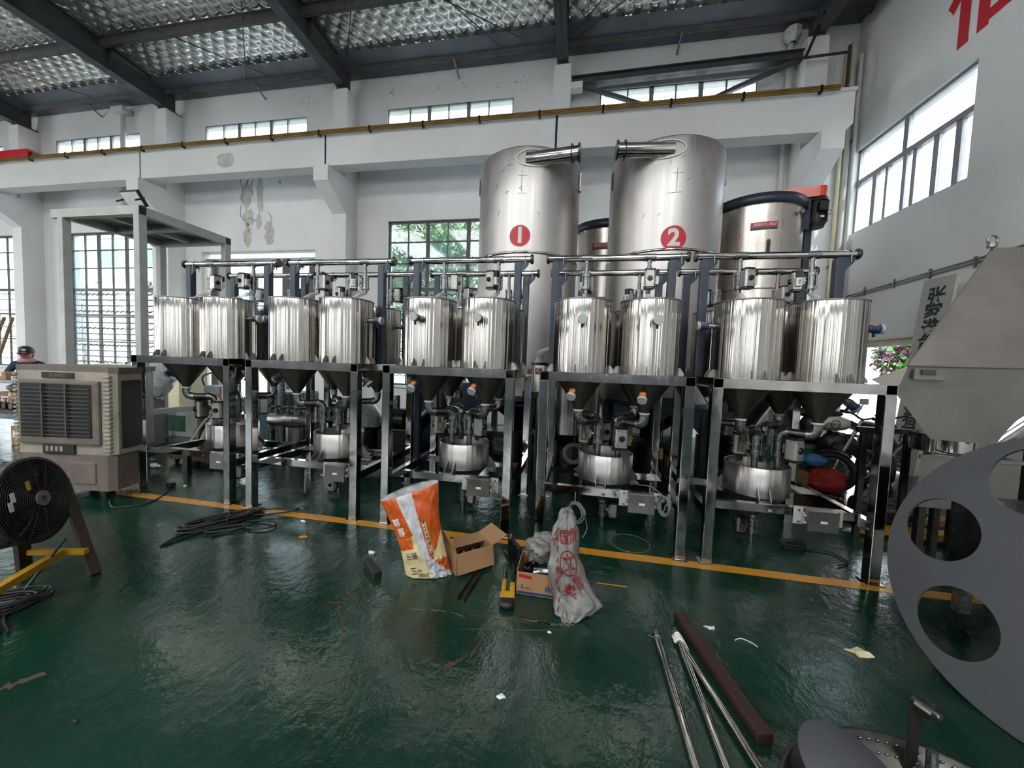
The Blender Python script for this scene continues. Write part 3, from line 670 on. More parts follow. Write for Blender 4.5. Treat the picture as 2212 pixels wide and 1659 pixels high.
for i, x0 in enumerate(FX):
    rk = RK[i]
    frame.place((x0, FY0, 0), 0, 'polished square tube frame of the %s' % rk, 'polished steel racks in a row')
    cx, cy = x0+FW/2, FY0+(FY1-FY0)/2
    for c in (0, 1):
        for r in (0, 1):
            tx = x0+(.345, .945)[c]; ty = (3.51, 4.125)[r]
            az = front_az[i][c] if r == 0 else (0 if (i in (1, 3) and c == 1) else None)
            key = (-90, -105) if az == -90 else ((az, az) if r == 0 else ((0, None) if az == 0 else (None, None)))
            TP[key].place((tx, ty, FT), 0, '%s brushed steel hopper tank on the %s' % (pos_name[c, r], rk), 'brushed steel dosing tanks')
            # inlet valve under the header pipe, clear hose to the tank collar
            px, py = tx+.02, (YF_, YR_)[r]; vz = PZ-.235 if r == 0 else PZ-.27
            v = VT.place((px, py, vz), radians(TOPDIR[i, c, r]), 'pneumatic inlet valve above the %s tank of the %s' % (pos_name[c, r], rk), 'pneumatic inlet valves', 1.18)
            hz = FT+TZ+.04; lx, ly = tx, ty+.10
            hb = MB().tube(spline([(px, py, vz-.085), (px, py, vz-.11), (px*.4+lx*.6, py*.4+ly*.6, hz+.05), (lx, ly, hz)], 5), .021, 10)
            solo('hose', hb, 'hose_clear', 'short clear hose into the %s tank of the %s' % (pos_name[c, r], rk), 'hose', (lx, ly, hz), 'clear inlet hoses')
            # discharge pipe: elbow, spool, elbow
            gx = tx+(.205 if c == 0 else -.205); gy = ty+(.16 if r == 0 else -.15); z0 = FT-.37; zr = z0-.095
            d = Vector((gx-tx, gy-ty, 0)); L = d.length; d.normalize(); e = .055
            t = thing('discharge_pipe', 'bent galvanised discharge pipe under the %s tank of the %s' % (pos_name[c, r], rk), 'pipe', (tx, ty, zr), 'galvanised discharge pipes', world=True)
            p0 = Vector((tx, ty, 0)); up = Vector((0, 0, 1))
            pts = [p0+up*(z0+.012), p0+up*(zr+e)]+[p0+up*(zr+e)+d*e-d*(e*cos(a))-up*(e*sin(a)) for a in (pi/8, pi/4, 3*pi/8, pi/2)]
            MB().tube(pts, .042, 14).build('elbow', 'galv', t)
            a_, b_ = p0+up*zr+d*e, p0+up*zr+d*(L-e)
            MB().cyl(a_, b_, .036, None, 12).build('spool', 'steel_dark', t)
            pts = [b_]+[b_+d*(e*sin(a))-up*(e-e*cos(a)) for a in (pi/8, pi/4, 3*pi/8, pi/2)]
            MB().tube(pts, .042, 14).build('elbow', 'galv', t)
            for q in (a_+d*.004, b_-d*.004): MB().cyl(q-d*.009, q+d*.009, .0455, None, 14).build('thread_seal', 'galv', t)
            MB().cyl(p0+up*(z0+.004), p0+up*(z0+.018), .046, None, 14).build('thread_seal', 'white', t)
            ez = zr-e
            dr = LOWDIR[i, c] if r == 0 else (LOWDIR[i, c]+130)
            VL.place((gx, gy, ez-.085), radians(dr), 'pneumatic discharge valve below the %s tank of the %s' % (pos_name[c, r], rk), 'pneumatic discharge valves', 1.38)
    # header pipes with navy posts
    for r, y in ((0, YF_), (1, YR_)):
        t = thing('header_pipe', '%s stainless header pipe on navy posts over the %s' % (('front', 'rear')[r], rk), 'pipe', (cx, y, FT), 'stainless header pipes', world=True)
        xa, xb = x0-.02, x0+FW+.03; rr = .033
        MB().cyl((xa, y, PZ), (xb, y, PZ), rr, None, 20).build('pipe', 'polish', t)
        for x in (xa, xb):
            s = -1 if x == xa else 1
            MB().cyl((x-.006, y, PZ), (x+.006, y, PZ), .048, None, 20).cyl((x+s*.006, y, PZ), (x+s*.02, y, PZ), .05, .044, 20).build('end_clamp', 'steel_dark', t)
        for c in (0, 1):
            tx = x0+(.345, .945)[c]+.02; vz = PZ-.235 if r == 0 else PZ-.27
            MB().cyl((tx-.055, y, PZ), (tx+.055, y, PZ), .0365, None, 18).cyl((tx, y, PZ-.02), (tx, y, PZ-.055), .025, .02, 14).cyl((tx, y, PZ-.05), (tx, y, vz+.125), .0172, None, 12).build('tee', 'galv', t)
            qx = x0+.055 if c == 0 else x0+FW-.105
            zt = PZ-rr-.012
            po = MB().cbx(qx-.036, qx+.036, y-.036, y+.036, FT-.001, zt, .006).build('post', 'navy', t)
            b = MB().bx(qx-.03, qx+.105, y-.035, y+.035, zt, zt+.012)
            b.add([(qx+.036, y-.03, zt), (qx+.105, y-.03, zt), (qx+.105, y-.03, zt-.03), (qx+.036, y-.03, zt-.10), (qx+.036, y-.024, zt), (qx+.105, y-.024, zt), (qx+.105, y-.024, zt-.03), (qx+.036, y-.024, zt-.10)], [(3, 2, 1, 0), (4, 5, 6, 7), (0, 1, 5, 4), (1, 2, 6, 5), (2, 3, 7, 6), (3, 0, 4, 7)])
            b.build('bracket', 'navy', po)
            MB().tube([(qx+.075, y-.036, zt-.03), (qx+.075, y-.036, PZ)]+[(qx+.075, y-.036*cos(a), PZ+.036*sin(a)) for a in (pi/4, pi/2, 3*pi/4, pi)]+[(qx+.075, y+.036, zt-.03)], .005, 6).build('u_bolt', 'galv', po)
    # weigh hopper on the lower beams
    t = thing('weigh_hopper', 'open round steel weigh hopper low inside the %s' % rk, 'hopper', (cx, cy, .46), 'open weigh hoppers', world=True)
    T = Matrix.Translation((cx, cy, 0)); r = .272
    MB().lathe([(r, .48), (r, .745), (r-.005, .748), (r-.008, .742), (r-.008, .482)], 48, T).build('shell', 'pan_steel', t)
    MB().lathe([(r, .482), (.052, .245), (.045, .245), (r-.008, .482)], 40, T).build('cone', 'pan_steel', t)
    MB().cyl((cx, cy, .25), (cx, cy, .212), .044, None, 16).build('outlet', 'galv', t)
    for a in (-100, 20, 140):
        R = rotz(radians(a)).to_4x4(); b = MB()
        for s in (-1, 1): b.prism([(r-.01, .465), (r+.075, .465), (r+.075, .485), (r-.0, .575)], s*.045-.003, s*.045+.003, T @ R @ Matrix(((1, 0, 0, 0), (0, 0, -1, 0), (0, 1, 0, 0), (0, 0, 0, 1))))
        b.bx(r-.02, r+.08, -.048, .048, .459, .467, T @ R); lg = b.build('lug', 'steel_plain', t)
        b = MB().bx(r+.01, r+.06, -.03, .03, .438, .459, T @ R).cyl((r+.035, 0, .425), (r+.035, 0, .44), .02, None, 12, 3, T @ R).bx(r-.01, r+.09, -.05, .05, .40, .425, T @ R); b.build('load_cell', 'alu_act', lg)
    VB.place((cx, cy, .135), radians((0, -95, -5, 5, 180)[i]), 'dump valve under the weigh hopper of the %s' % rk, 'dump valves under the weigh hoppers', 1.05)
    # junction box on the front hopper beam
    jx = x0+(.82, .80, .82, .83, .86)[i]; jy = 3.44
    t = thing('junction_box', 'small grey steel junction box on the %s' % rk, 'junction box', (jx, jy, .3), 'junction boxes on the lower beams', world=True)
    bd = MB().cbx(jx, jx+.22, jy-.06, jy, .30, .475, .006).build('body', 'steel_plain', t); MB().bx(jx-.004, jx+.224, jy-.064, jy-.0605, .303, .472).build('lid', 'steel_plain', bd)
    MB().bx(jx+.09, jx+.14, jy-.0655, jy-.064, .375, .395).build('label', 'white', bd)
    for s in (0, 1):
        xa = jx-.075 if s == 0 else jx+.222; p = MB().bx(xa, xa+.075, jy+.012, jy+.018, .33, .475).bx(xa+(.06 if s == 0 else 0), xa+(.075 if s == 0 else .015), jy-.01, jy+.012, .36, .44).build('mounting_plate', 'grey_cap', t)
        b = MB()
        for zz in (.35, .45): b.cyl((xa+.04, jy+.004, zz), (xa+.04, jy+.012, zz), .009, None, 6)
        b.build('bolts', 'galv', p)
        MB().cyl((jx-.022 if s == 0 else jx+.22, jy-.03, .42), (jx if s == 0 else jx+.245, jy-.03, .42), .010, None, 8).build('cable_gland', 'grey_cap', t)
        MB().cyl((jx-.022 if s == 0 else jx+.22, jy-.03, .36), (jx if s == 0 else jx+.245, jy-.03, .36), .010, None, 8).build('cable_gland', 'grey_cap', t)
def coil(name, m, label, cat, c, r, n, plane, seed, th=.004, tails=(), squash=1.0, group=None):
    rnd = random.Random(seed); pts = []; ax, ay = plane; ax = V3(ax); ay = V3(ay); az = ax.cross(ay)
    for k in range(n*14):
        a = 2*pi*k/14; w = r*(1+.16*sin(a*.37+seed)+.05*rnd.uniform(-1, 1)); pts.append(V3(c)+ax*(w*cos(a))+ay*(w*sin(a)*squash)+az*((.002*th*1000)*sin(a*.31)+th*.9*(k/14)))
    b = MB().tube(pts, th, 6)
    for tl in tails: b.tube(spline(tl, 6), th, 6)
    return solo(name, b, m, label, cat, c, group)
coil('cable_coil', 'cable_grey', 'grey sensor cable coil hanging under the fourth rack near the white sack', 'cable', (.04, 3.42, .235), .085, 5, ((.8, -.5, 0), (0, .1, 1)), 2, .005, [((.02, 3.42, .31), (.02, 3.47, .40), (.02, 3.49, .455)), ((.11, 3.40, .22), (.14, 3.40, .10), (.10, 3.36, .02))])
coil('cable_coil', 'cable_grey', 'grey cable coil beside the junction box of the fourth rack', 'cable', (.80, 3.36, .40), .075, 5, ((.5, -.6, 0), (0, .1, 1)), 5, .005, [((.80, 3.38, .47), (.72, 3.55, .50), (.62, 3.66, .475)), ((.79, 3.37, .33), (.83, 3.40, .43), (.80, 3.41, .42))])
coil('cable_coil', 'cable_grey', 'loose grey cable hanging at the right leg of the middle rack', 'cable', (-.64, 3.34, .40), .05, 3, ((.5, -.6, 0), (0, .1, 1)), 7, .004, [((-.66, 3.33, .42), (-.74, 3.38, .46), (-.80, 3.41, .42)), ((-.62, 3.34, .38), (-.57, 3.30, .25), (-.60, 3.28, .04))])
coil('cable_coil', 'cable_grey', 'thin cable loop hanging below the second rack', 'cable', (-2.92, 3.5, .22), .08, 3, ((.4, -.4, 0), (.05, 0, 1)), 9, .004, [((-2.92, 3.48, .30), (-2.9, 3.49, .42), (-2.88, 3.50, .455))], 1.5)
coil('cable_coil', 'cable', 'small dark cable coil lying on the floor behind the yellow line at right', 'cable', (2.02, 3.72, .012), .10, 5, ((1, .2, 0), (-.2, 1, 0)), 4, .006, [((2.1, 3.7, .012), (2.3, 3.68, .012), (2.34, 3.52, .012), (2.22, 3.44, .012))], .55)

# ================================================================ BIG TANKS, MIXERS AND PLANT BEHIND THE RACKS
def big_tank(x, y, num, label, dirx):
    t = thing('storage_tank', label, 'tank', (x, y, 0), 'tall numbered steel tanks', world=True); r = .81; T = Matrix.Translation((x, y, 0))
    MB().lathe([(r, 1.12), (r, 2.2), (r, 3.21)], 72, T).build('lower_shell', 'big_tank_steel', t)
    MB().lathe([(r, 3.235), (r, 4.0), (r, 4.70), (r-.01, 4.72), (r-.03, 4.725), (.10, 4.80), (.0, 4.80)], 72, T).build('upper_shell', 'big_tank_steel', t)
    MB().lathe([(r, 3.205), (r+.016, 3.215), (r+.016, 3.235), (r, 3.245)], 72, T).build('weld_band', 'polish', t)
    MB().lathe([(r-.003, 1.13), (.16, .62), (.16, .50), (.0, .50)], 48, T).build('cone', 'steel_dark', t)
    b = MB()
    for k in range(48):
        a0, a1 = 2*pi*k/48, 2*pi*(k+1)/48; q = [(x+w*cos(a), y+w*sin(a)) for w, a in ((r+.04, a0), (r+.04, a1), (r-.1, a1), (r-.1, a0))]; b.prism(q, 1.06, 1.135)
    st = b.build('stand_ring', 'navy', t)
    for sx in (-1, 1):
        for sy in (-1, 1):
            lx, ly = x+sx*.60, y+sy*.58; lg = MB().cbx(lx-.05, lx+.05, ly-.05, ly+.05, 0.008, 1.07, .006).build('leg', 'navy', t); MB().bx(lx-.09, lx+.09, ly-.09, ly+.09, 0, .01).build('foot_plate', 'navy', lg)
            MB().prism([(0, 0), (-sx*.34, 0), (0, -.36)], -.01, .01, Matrix(((1, 0, 0, lx-sx*.05), (0, 0, 1, ly), (0, 1, 0, 1.06), (0, 0, 0, 1)))).build('gusset', 'navy', lg)
    for sy in (-1, 1): MB().bx(x-.6, x+.6, y+sy*.58-.04, y+sy*.58+.04, .96, 1.062).build('stand_beam', 'navy', t)
    # tangential inlet spout with clamp flange and a bead of white sealant
    py, pz = y-r+.03, 4.545; xe = x+dirx*.80; xs = x+dirx*.06
    p = MB().cyl((xs, py+.02, pz), (xe, py-.06, pz), .095, None, 28, 2).build('inlet_spout', 'polish', t)
    MB().cyl((xe-dirx*.10, py-.05, pz), (xe-dirx*.088, py-.052, pz), .125, None, 28).cyl((xe-dirx*.01, py-.06, pz), (xe+dirx*.012, py-.062, pz), .122, None, 28).build('flange', 'black_gloss', p)
    pts = []
    for k in range(29):
        u = 2*pi*k/28; px_ = x+dirx*(.22+.26*cos(u)-.05); zz = pz+.118*sin(u); rad = max(0, r*r-(px_-x)**2); pts.append((px_, y-sqrt(rad)-.004, zz))
    MB().tube(pts[:-1], .010, 6, True).build('sealant_bead', 'white', t)
    for s in (-1, 1): MB().bx(x+s*r-.006, x+s*r+.006+s*.01, y-.16, y-.08, 4.35, 4.62).build('lifting_lug', 'steel_plain', t)
    # numbered round sticker, wrapped on the shell
    ax, sz, sr = (x+.0, 3.455, .152) if num == '1' else (x+.01, 3.37, .165)
    def wr(p, off): 
        a = (p[0])/r; return (x+(r+off)*sin(a), y-(r+off)*cos(a), sz+p[1])
    b = MB(); b.add([wr((0, 0), .003)]+[wr((sr*w*cos(2*pi*k/40), sr*w*sin(2*pi*k/40)), .003) for w in (.5, 1) for k in range(40)], [(0, 1+k, 1+(k+1) % 40) for k in range(40)]+[(1+k, 41+k, 41+(k+1) % 40, 1+(k+1) % 40) for k in range(40)], True)
    st = b.build('number_sticker', 'red', t)
    b = MB(); b.tube([wr((sr*cos(2*pi*k/48), sr*sin(2*pi*k/48)), .003) for k in range(48)], .0035, 5, True); b.build('sticker_edge', 'white', st)
    text_on(num, .30 if num == '1' else .31, None, 'white', 'number', st, .012, lambda v: wr((v.x, v.y), .0055))
    # pen marks
    b = MB(); rnd = random.Random(int(num))
    for k in range(9):
        px_, pz_ = rnd.uniform(-.45, .5), rnd.uniform(.3, 1.05); L = rnd.uniform(.03, .10); a = rnd.uniform(0, pi)
        b.tube([wr((px_+L*cos(a)*f, pz_+L*sin(a)*f), .002) for f in (0, .5, 1)], .0022, 4)
    for dx, dz, ex, ez in ((-.05, .85, .08, .85), (0, .92, 0, .62), (-.06, .60, .07, .60)): b.tube([wr((dx, dz), .002), wr((ex, ez), .002)], .0025, 4)
    b.build('pen_marks', 'sign_ink', t)['kind'] = 'stuff'
    return t
big_tank(-.93, 6.1, '1', 'left of the two tall stainless tanks, red sticker reading one', 1)
big_tank(1.168, 6.1, '2', 'right of the two tall stainless tanks, red sticker reading two', -1)
def mixer(x, y, label, motor):
    t = thing('vertical_mixer', label, 'mixer', (x, y, 0), 'vertical mixers with navy rims', world=True); r = .68; T = Matrix.Translation((x, y, 0))
    MB().lathe([(r, 1.5), (r, 2.9), (r, 4.22)], 64, T).build('shell', 'mixer_steel', t)
    MB().lathe([(r, 1.5), (.2, .6), (.2, .3), (0, .3)], 40, T).build('cone', 'steel_dark', t)
    MB().lathe([(r-.02, 4.20), (r+.035, 4.20), (r+.035, 4.345), (r-.02, 4.345), (r-.02, 4.2)], 64, T).build('rim', 'navy', t)
    MB().lathe([(r-.02, 4.33), (.2, 4.36), (0, 4.36)], 40, T).build('lid', 'navy', t)
    MB().lathe([(r, 2.90), (r+.008, 2.905), (r+.008, 2.915), (r, 2.92)], 64, T).build('weld_band', 'steel_plain', t)
    def wr(p, off, z): a = p[0]/r; return (x+(r+off)*sin(a), y-(r+off)*cos(a), z+p[1])
    b = MB()
    for k in range(8):
        u0, u1 = -.30+.045*k, -.30+.045*(k+1); b.add([wr((u0, 0), .003, 3.83), wr((u1, 0), .003, 3.83), wr((u1, .085), .003, 3.83), wr((u0, .085), .003, 3.83)], [(0, 1, 2, 3)], True)
    lb = b.build('maker_label', 'red', t)
    b = MB()
    for k in range(8):
        u0, u1 = -.30+.045*k, -.30+.045*(k+1); b.add([wr((u0, 0), .003, 3.795), wr((u1, 0), .003, 3.795), wr((u1, .034), .003, 3.795), wr((u0, .034), .003, 3.795)], [(0, 1, 2, 3)], True)
    b.build('label_stripe', 'green', lb)
    text_on('润润环保机械', .052, None, 'white', 'lettering', lb, .001, lambda v: wr((v.x-.11, v.y+.042), .005, 3.83))
    if motor:
        b = MB(); b.tube([wr((-.05+.028*cos(a), .12*(1 if sin(a) > 0 else -1)+.028*sin(a)), .004, 3.50) for a in [2*pi*k/20 for k in range(20)]], .008, 6, True); b.build('sight_glass_rim', 'steel_plain', t)
        MB().add([wr((u, v), .004, 3.50) for u, v in ((-.07, -.13), (-.03, -.13), (-.03, .13), (-.07, .13))], [(0, 1, 2, 3)]).build('sight_glass', 'black_gloss', t)
        MB().cyl((x+.42, y-r*.80-.02, 4.08), (x+.42, y-r*.8-.07, 4.08), .03, None, 10).build('clamp', 'steel_plain', t)
        # belt guard and hanging motor
        mxx, my = x+.80, y-.25; g = Vector((mxx-x, my-y, 0)); L = g.length; g.normalize(); n = Vector((-g.y, g.x, 0)); w0, w1 = .17, .12; z0, z1 = 4.40, 4.56
        q = []
        for k in range(9): a = pi/2+pi*k/8; q.append((x+g.x*w0*cos(a)+n.x*w0*sin(a), y+g.y*w0*cos(a)+n.y*w0*sin(a)))
        for k in range(9): a = -pi/2+pi*k/8; q.append((mxx+g.x*w1*cos(a)+n.x*w1*sin(a), my+g.y*w1*cos(a)+n.y*w1*sin(a)))
        MB().prism(q, z0, z1).build('belt_guard', 'orange_guard', t)
        m = MB().cyl((mxx, my, 4.0), (mxx, my, 4.33), .125, None, 24).cyl((mxx, my, 4.33), (mxx, my, 4.385), .15, .13, 24).cyl((mxx, my, 3.94), (mxx, my, 4.0), .10, .12, 24).build('motor', 'black', t)
        b = MB()
        for k in range(20):
            a = 2*pi*k/20; R = rotz(a).to_4x4(); b.bx(.12, .142, -.004, .004, 4.02, 4.31, Matrix.Translation((mxx, my, 0)) @ R)
        b.build('cooling_fins', 'black', m)
        MB().bx(mxx-.07, mxx+.05, my-.20, my-.12, 4.15, 4.29).build('terminal_box', 'black', m); MB().bx(mxx-.02, mxx+.03, my-.145, my-.141, 4.06, 4.09).build('rating_plate', 'white', m)
        MB().tube(arc((mxx+.17, my-.02, 4.18), .035, 0, 2*pi, 12)[:-1], .007, 6, True).build('lifting_eye', 'galv', m)
        MB().bx(mxx-.22, mxx-.13, my-.08, my+.10, 3.9, 4.38).build('motor_bracket', 'navy', t)
        MB().cbx(x+r+.0, x+r+.10, y-.20, y-.06, .01, 4.35, .006).build('post', 'navy', t)
    for a in (45, 135, 225, 315):
        lx, ly = x+.6*cos(radians(a)), y+.6*sin(radians(a)); MB().cbx(lx-.05, lx+.05, ly-.05, ly+.05, 0, 1.65, .006).build('leg', 'navy', t)
mixer(2.80, 6.95, 'vertical mixer with orange belt guard and hanging black motor', True)
mixer(.43, 7.75, 'vertical mixer partly hidden between the two numbered tanks', False)
# domed vessel between the racks
t = thing('domed_vessel', 'low domed stainless vessel behind the gap between the racks', 'vessel', (-.12, 5.02, 0), world=True); T = Matrix.Translation((-.12, 5.02, 0))
MB().lathe([(.5, .75), (.5, 1.62)], 48, T).build('shell', 'tank_steel', t); MB().lathe([(.515, 1.625), (.505, 1.70), (.45, 1.80), (.3, 1.86), (0, 1.89)], 48, T).build('dome', 'pan_steel', t); MB().lathe([(.5, 1.60), (.53, 1.61), (.53, 1.635), (.5, 1.64)], 48, T).build('flange', 'black_gloss', t)
MB().lathe([(.5, .75), (.1, .5), (0, .5)], 40, T).build('bottom_head', 'steel_dark', t)
for a in (60, 180, 300): MB().cyl((-.12+.42*cos(radians(a)), 5.02+.42*sin(radians(a)), 0), (-.12+.42*cos(radians(a)), 5.02+.42*sin(radians(a)), .8), .035, None, 12).build('leg', 'steel_dark', t)
lb = MB().add([(-.12+.505*sin(a), 5.02-.505*cos(a), z) for z in (1.48, 1.56) for a in [radians(-63+i*2.6) for i in range(8)]], [(i, i+1, 9+i, 8+i) for i in range(7)]).build('warning_label', 'red', t)
text_on('净化', .055, None, 'white', 'lettering', lb, .001, lambda v: (-.12+.509*sin(radians(-54)+v.x/.5), 5.02-.509*cos(radians(-54)+v.x/.5), 1.52+v.y))
# geared motors hanging under the big tanks
for x, lab in ((-.93, 'black geared motor with yellow tag below the left tall tank'), (1.168, 'black geared motor with yellow tag below the right tall tank')):
    t = thing('geared_motor', lab, 'motor', (x, 5.75, 0), 'black geared motors under the tanks', world=True); y = 5.72
    MB().cyl((x-.05, y, .05), (x-.05, y, .48), .15, None, 24).build('body', 'black', t); MB().cyl((x-.05, y, .48), (x-.05, y, .54), .11, .07, 20).build('fan_cover', 'black', t); MB().bx(x-.25, x+.25, y-.15, y+.12, 0, .06).build('base', 'steel_dark', t)
    MB().cbx(x+.12, x+.30, y-.12, y+.06, .08, .34, .012).build('gearbox', 'navy', t); MB().bx(x+.16, x+.215, y-.124, y-.121, .20, .30).build('tag', 'yellow', t)
# slanting dark screw feeders
for a, c, lab in (((-2.9, 5.9, .25), (-1.9, 5.6, 1.25), 'slanting dark screw feeder behind the middle rack'), ((2.2, 5.9, .3), (1.95, 5.2, 1.0), 'short dark screw feeder right of the tall tanks')):
    t = thing('screw_feeder', lab, 'conveyor', (a[0], a[1], 0), world=True)
    MB().cyl(a, c, .11, None, 20).build('tube', 'steel_dark', t); MB().cyl(c, (c[0], c[1], c[2]-.22), .075, None, 16).build('outlet', 'galv', t); MB().bx(a[0]-.2, a[0]+.2, a[1]-.2, a[1]+.2, 0, .18).build('hopper_foot', 'navy', t)
    MB().cyl(a, tuple(Vector(a)*1.2-Vector(c)*.2), .13, None, 20).build('drive', 'black', t)
# air receiver manifold with three valves, on a pedestal
t = thing('air_manifold', 'round ended steel manifold carrying three handwheel valves', 'manifold', (-4.4, 5.0, 0), world=True)
MB().tube([(-4.83, 5, .585), (-4.82, 5, .585), (-4.78, 5, .585), (-4.1, 5, .60), (-4.06, 5, .60), (-4.05, 5, .60)], [.02, .07, .105, .105, .07, .02], 20).build('drum', 'pan_steel', t)
MB().cyl((-4.33, 5.02, .01), (-4.33, 5.02, .5), .17, None, 28).build('pedestal', 'steel_plain', t); MB().cyl((-4.72, 4.98, .5), (-4.72, 4.98, .43), .012, None, 8).build('drain_cock', 'brass', t)
for k in range(3):
    x = -4.68+.21*k; v = MB().cyl((x, 5, .68), (x, 5, .76), .045, .03, 14).cyl((x, 5, .72), (x, 5, .735), .07, None, 16).build('valve', 'steel_dark', t)
    b = MB().tube([(x+.075*cos(q), 5+.075*sin(q), .80) for q in [2*pi*j/14 for j in range(14)]], .010, 6, True).bx(x-.07, x+.07, 4.994, 5.006, .795, .805).bx(x-.006, x+.006, 4.93, 5.07, .795, .805).cyl((x, 5, .75), (x, 5, .83), .01, None, 8); b.build('handwheel', 'steel_dark', v)
t = thing('cabinet', 'dark teal steel cabinet behind the second rack', 'cabinet', (-5.1, 5.7, 0), world=True)
MB().cbx(-5.75, -4.55, 5.45, 6.0, 0, .68, .012).build('body', 'teal', t); 
for k in range(2): d = MB().bx(-5.72+.60*k, -5.16+.60*k, 5.437, 5.448, .06, .64).build('door', 'teal', t); MB().bx(-5.22+.60*k*.2, -5.2+.60*k*.2, 5.42, 5.436, .3, .4).build('handle', 'steel_dark', d)
t = thing('equipment_box', 'grey boxed equipment on top of the teal cabinet', 'box', (-4.95, 5.7, .68), world=True); MB().cbx(-5.35, -4.65, 5.5, 5.9, .682, .98, .02).build('case', 'grey_paint', t); MB().bx(-5.3, -4.7, 5.492, 5.499, .72, .94).build('front_panel', 'teal', t)
for k in range(3): MB().cyl((-5.2+.12*k, 5.491, .86), (-5.2+.12*k, 5.475, .86), .018, None, 10).build('knob', 'black', t)
# row of bare steel tubes standing behind the left racks
for k, (x, y, h, r) in enumerate(((-5.05, 5.25, 1.35, .05), (-4.88, 5.3, 1.42, .06), (-4.60, 5.3, 1.30, .035), (-6.02, 5.9, 1.6, .07))):
    t = thing('standing_tube', ('slim steel tube standing behind the leftmost rack', 'thick steel tube standing behind the leftmost rack', 'thin bright steel tube between the first two racks', 'wide steel tube left of the teal cabinet')[k], 'tube', (x, y, 0), world=True)
    MB().cyl((x, y, 0.012), (x, y, h), r, None, 20).build('tube', 'galv', t); MB().cyl((x, y, 0), (x, y, .014), r*1.6, None, 20).build('base_plate', 'steel_dark', t); MB().cyl((x, y, h), (x, y, h+.012), r*1.35, None, 20).build('flange', 'galv', t)
# domed film covered machine behind second rack, and parts trays
t = thing('film_covered_machine', 'rounded machine under crumpled plastic film behind the second rack', 'machine', (-3.45, 5.25, 0), world=True)
b = MB()
N, M_ = 26, 12
vs = []
for j in range(M_+1):
    tt = pi/2*j/M_
    for i in range(N):
        a = 2*pi*i/N; r = .42*cos(tt)*(1+.08*noise.noise((cos(a)*3, sin(a)*3, tt*3))); vs.append((-3.45+r*cos(a), 5.25+r*.8*sin(a), .55+.42*sin(tt)*(1+.1*noise.noise((cos(a)*2, sin(a)*2, 5)))))
b.add(vs, [(j*N+i, j*N+(i+1) % N, (j+1)*N+(i+1) % N, (j+1)*N+i) for j in range(M_) for i in range(N)], True); b.build('film', 'film', t)
MB().cyl((-3.45, 5.25, 0), (-3.45, 5.25, .56), .36, .40, 24).build('base', 'steel_dark', t)
t = thing('pump_set', 'dark pump with round casing behind the second rack', 'pump', (-2.85, 5.3, 0), world=True)
MB().bx(-3.02, -2.45, 5.12, 5.5, 0, .5).build('plinth', 'black', t); MB().cyl((-2.95, 5.3, .68), (-2.62, 5.3, .68), .17, None, 24).build('casing', 'black_gloss', t); MB().cyl((-2.62, 5.3, .68), (-2.45, 5.3, .68), .09, None, 20).build('motor', 'black', t); MB().cyl((-2.8, 5.3, .84), (-2.8, 5.3, 1.05), .05, None, 16).build('outlet', 'galv', t); MB().tube(arc((-2.97, 5.3, .68), .13, 0, 2*pi, 20, (0, 1, 0))[:-1], .012, 6, True).build('flange', 'galv', t)
for k, (x, lab) in enumerate(((-3.1, 'flat stack of steel offcuts on the floor behind the leftmost racks'), (-6.0, 'second low stack of steel offcuts left of the racks'))):
    t = thing('offcut_stack', lab, 'steel stack', (x, 4.9, 0), world=True)
    for j in range(4): MB().bx(x-.4+.06*j, x+.4-.05*j, 4.72+.04*j, 5.0+.02*j, .003+.03*j, .03+.03*j, None).build('offcut', ('steel_plain', 'galv')[j % 2], t)
# small clutter visible under the racks
t = thing('hose_ring', 'grey hose ring hung on the stand between the middle and fourth rack', 'hose', (-.17, 4.62, 0), world=True)
MB().tube(arc((-.02, 4.55, .52), .11, 0, 2*pi, 24, (1, .1, 0))[:-1], .03, 10, True).build('ring', 'cable_grey', t); MB().tube([(-.02, 4.56, .63), (.0, 4.55, .95)], .006, 6).build('string', 'cable_grey', t)
for k, (x, y, z, lab) in enumerate(((.38, 4.62, .55, 'yellow plug hanging behind the fourth rack hopper'), (1.02, 4.62, .52, 'yellow plug hanging between the fourth and rightmost rack'))):
    t = thing('air_plug', lab, 'connector', (x, y, 0), 'yellow hanging plugs', world=True); MB().cbx(x-.022, x+.022, y-.02, y+.02, z, z+.13, .008).build('body', 'yellow', t); MB().tube(spline([(x, y, z+.13), (x+.01, y+.02, z+.4), (x, y+.05, 1.0)], 5), .006, 6).build('lead', 'black', t); MB().tube(spline([(x, y, z), (x+.03, y, z-.15), (x+.09, y+.05, .25), (x+.05, y+.08, .012)], 6), .007, 6).build('air_line', 'blue', t)

# dark blocks added to fill the darkness under and behind the tall tanks
for k, (x0, x1, y0, y1, h, m, lab) in enumerate(((-1.50, -.36, 5.95, 6.5, .46, 'black', 'black mixing base under the left tall tank'), (.60, 1.74, 5.95, 6.5, .46, 'black', 'black mixing base under the right tall tank'), (-2.85, -1.80, 6.22, 6.8, 1.25, 'navy', 'navy machine block left of the tall tanks'), (-.06, .30, 6.1, 6.7, 1.3, 'navy', 'navy machine block between the tall tanks'))):
    t = thing('mixing_base', lab, 'machine', ((x0+x1)/2, (y0+y1)/2, 0), 'dark bases behind the racks', world=True)
    MB().cbx(x0, x1, y0, y1, .05, h, .02).build('housing', m, t)
    for q in range(2): MB().bx(x0+.05+(x1-x0-.1)*.5*q, x0+.02+(x1-x0-.1)*.5*(q+1), y0-.012, y0-.001, .14, h-.1).build('panel', 'black_gloss' if m == 'black' else 'navy', t)
    for x in (x0+.08, x1-.08): MB().bx(x-.05, x+.05, y0+.05, y1-.05, 0, .052).build('foot', 'steel_dark', t)
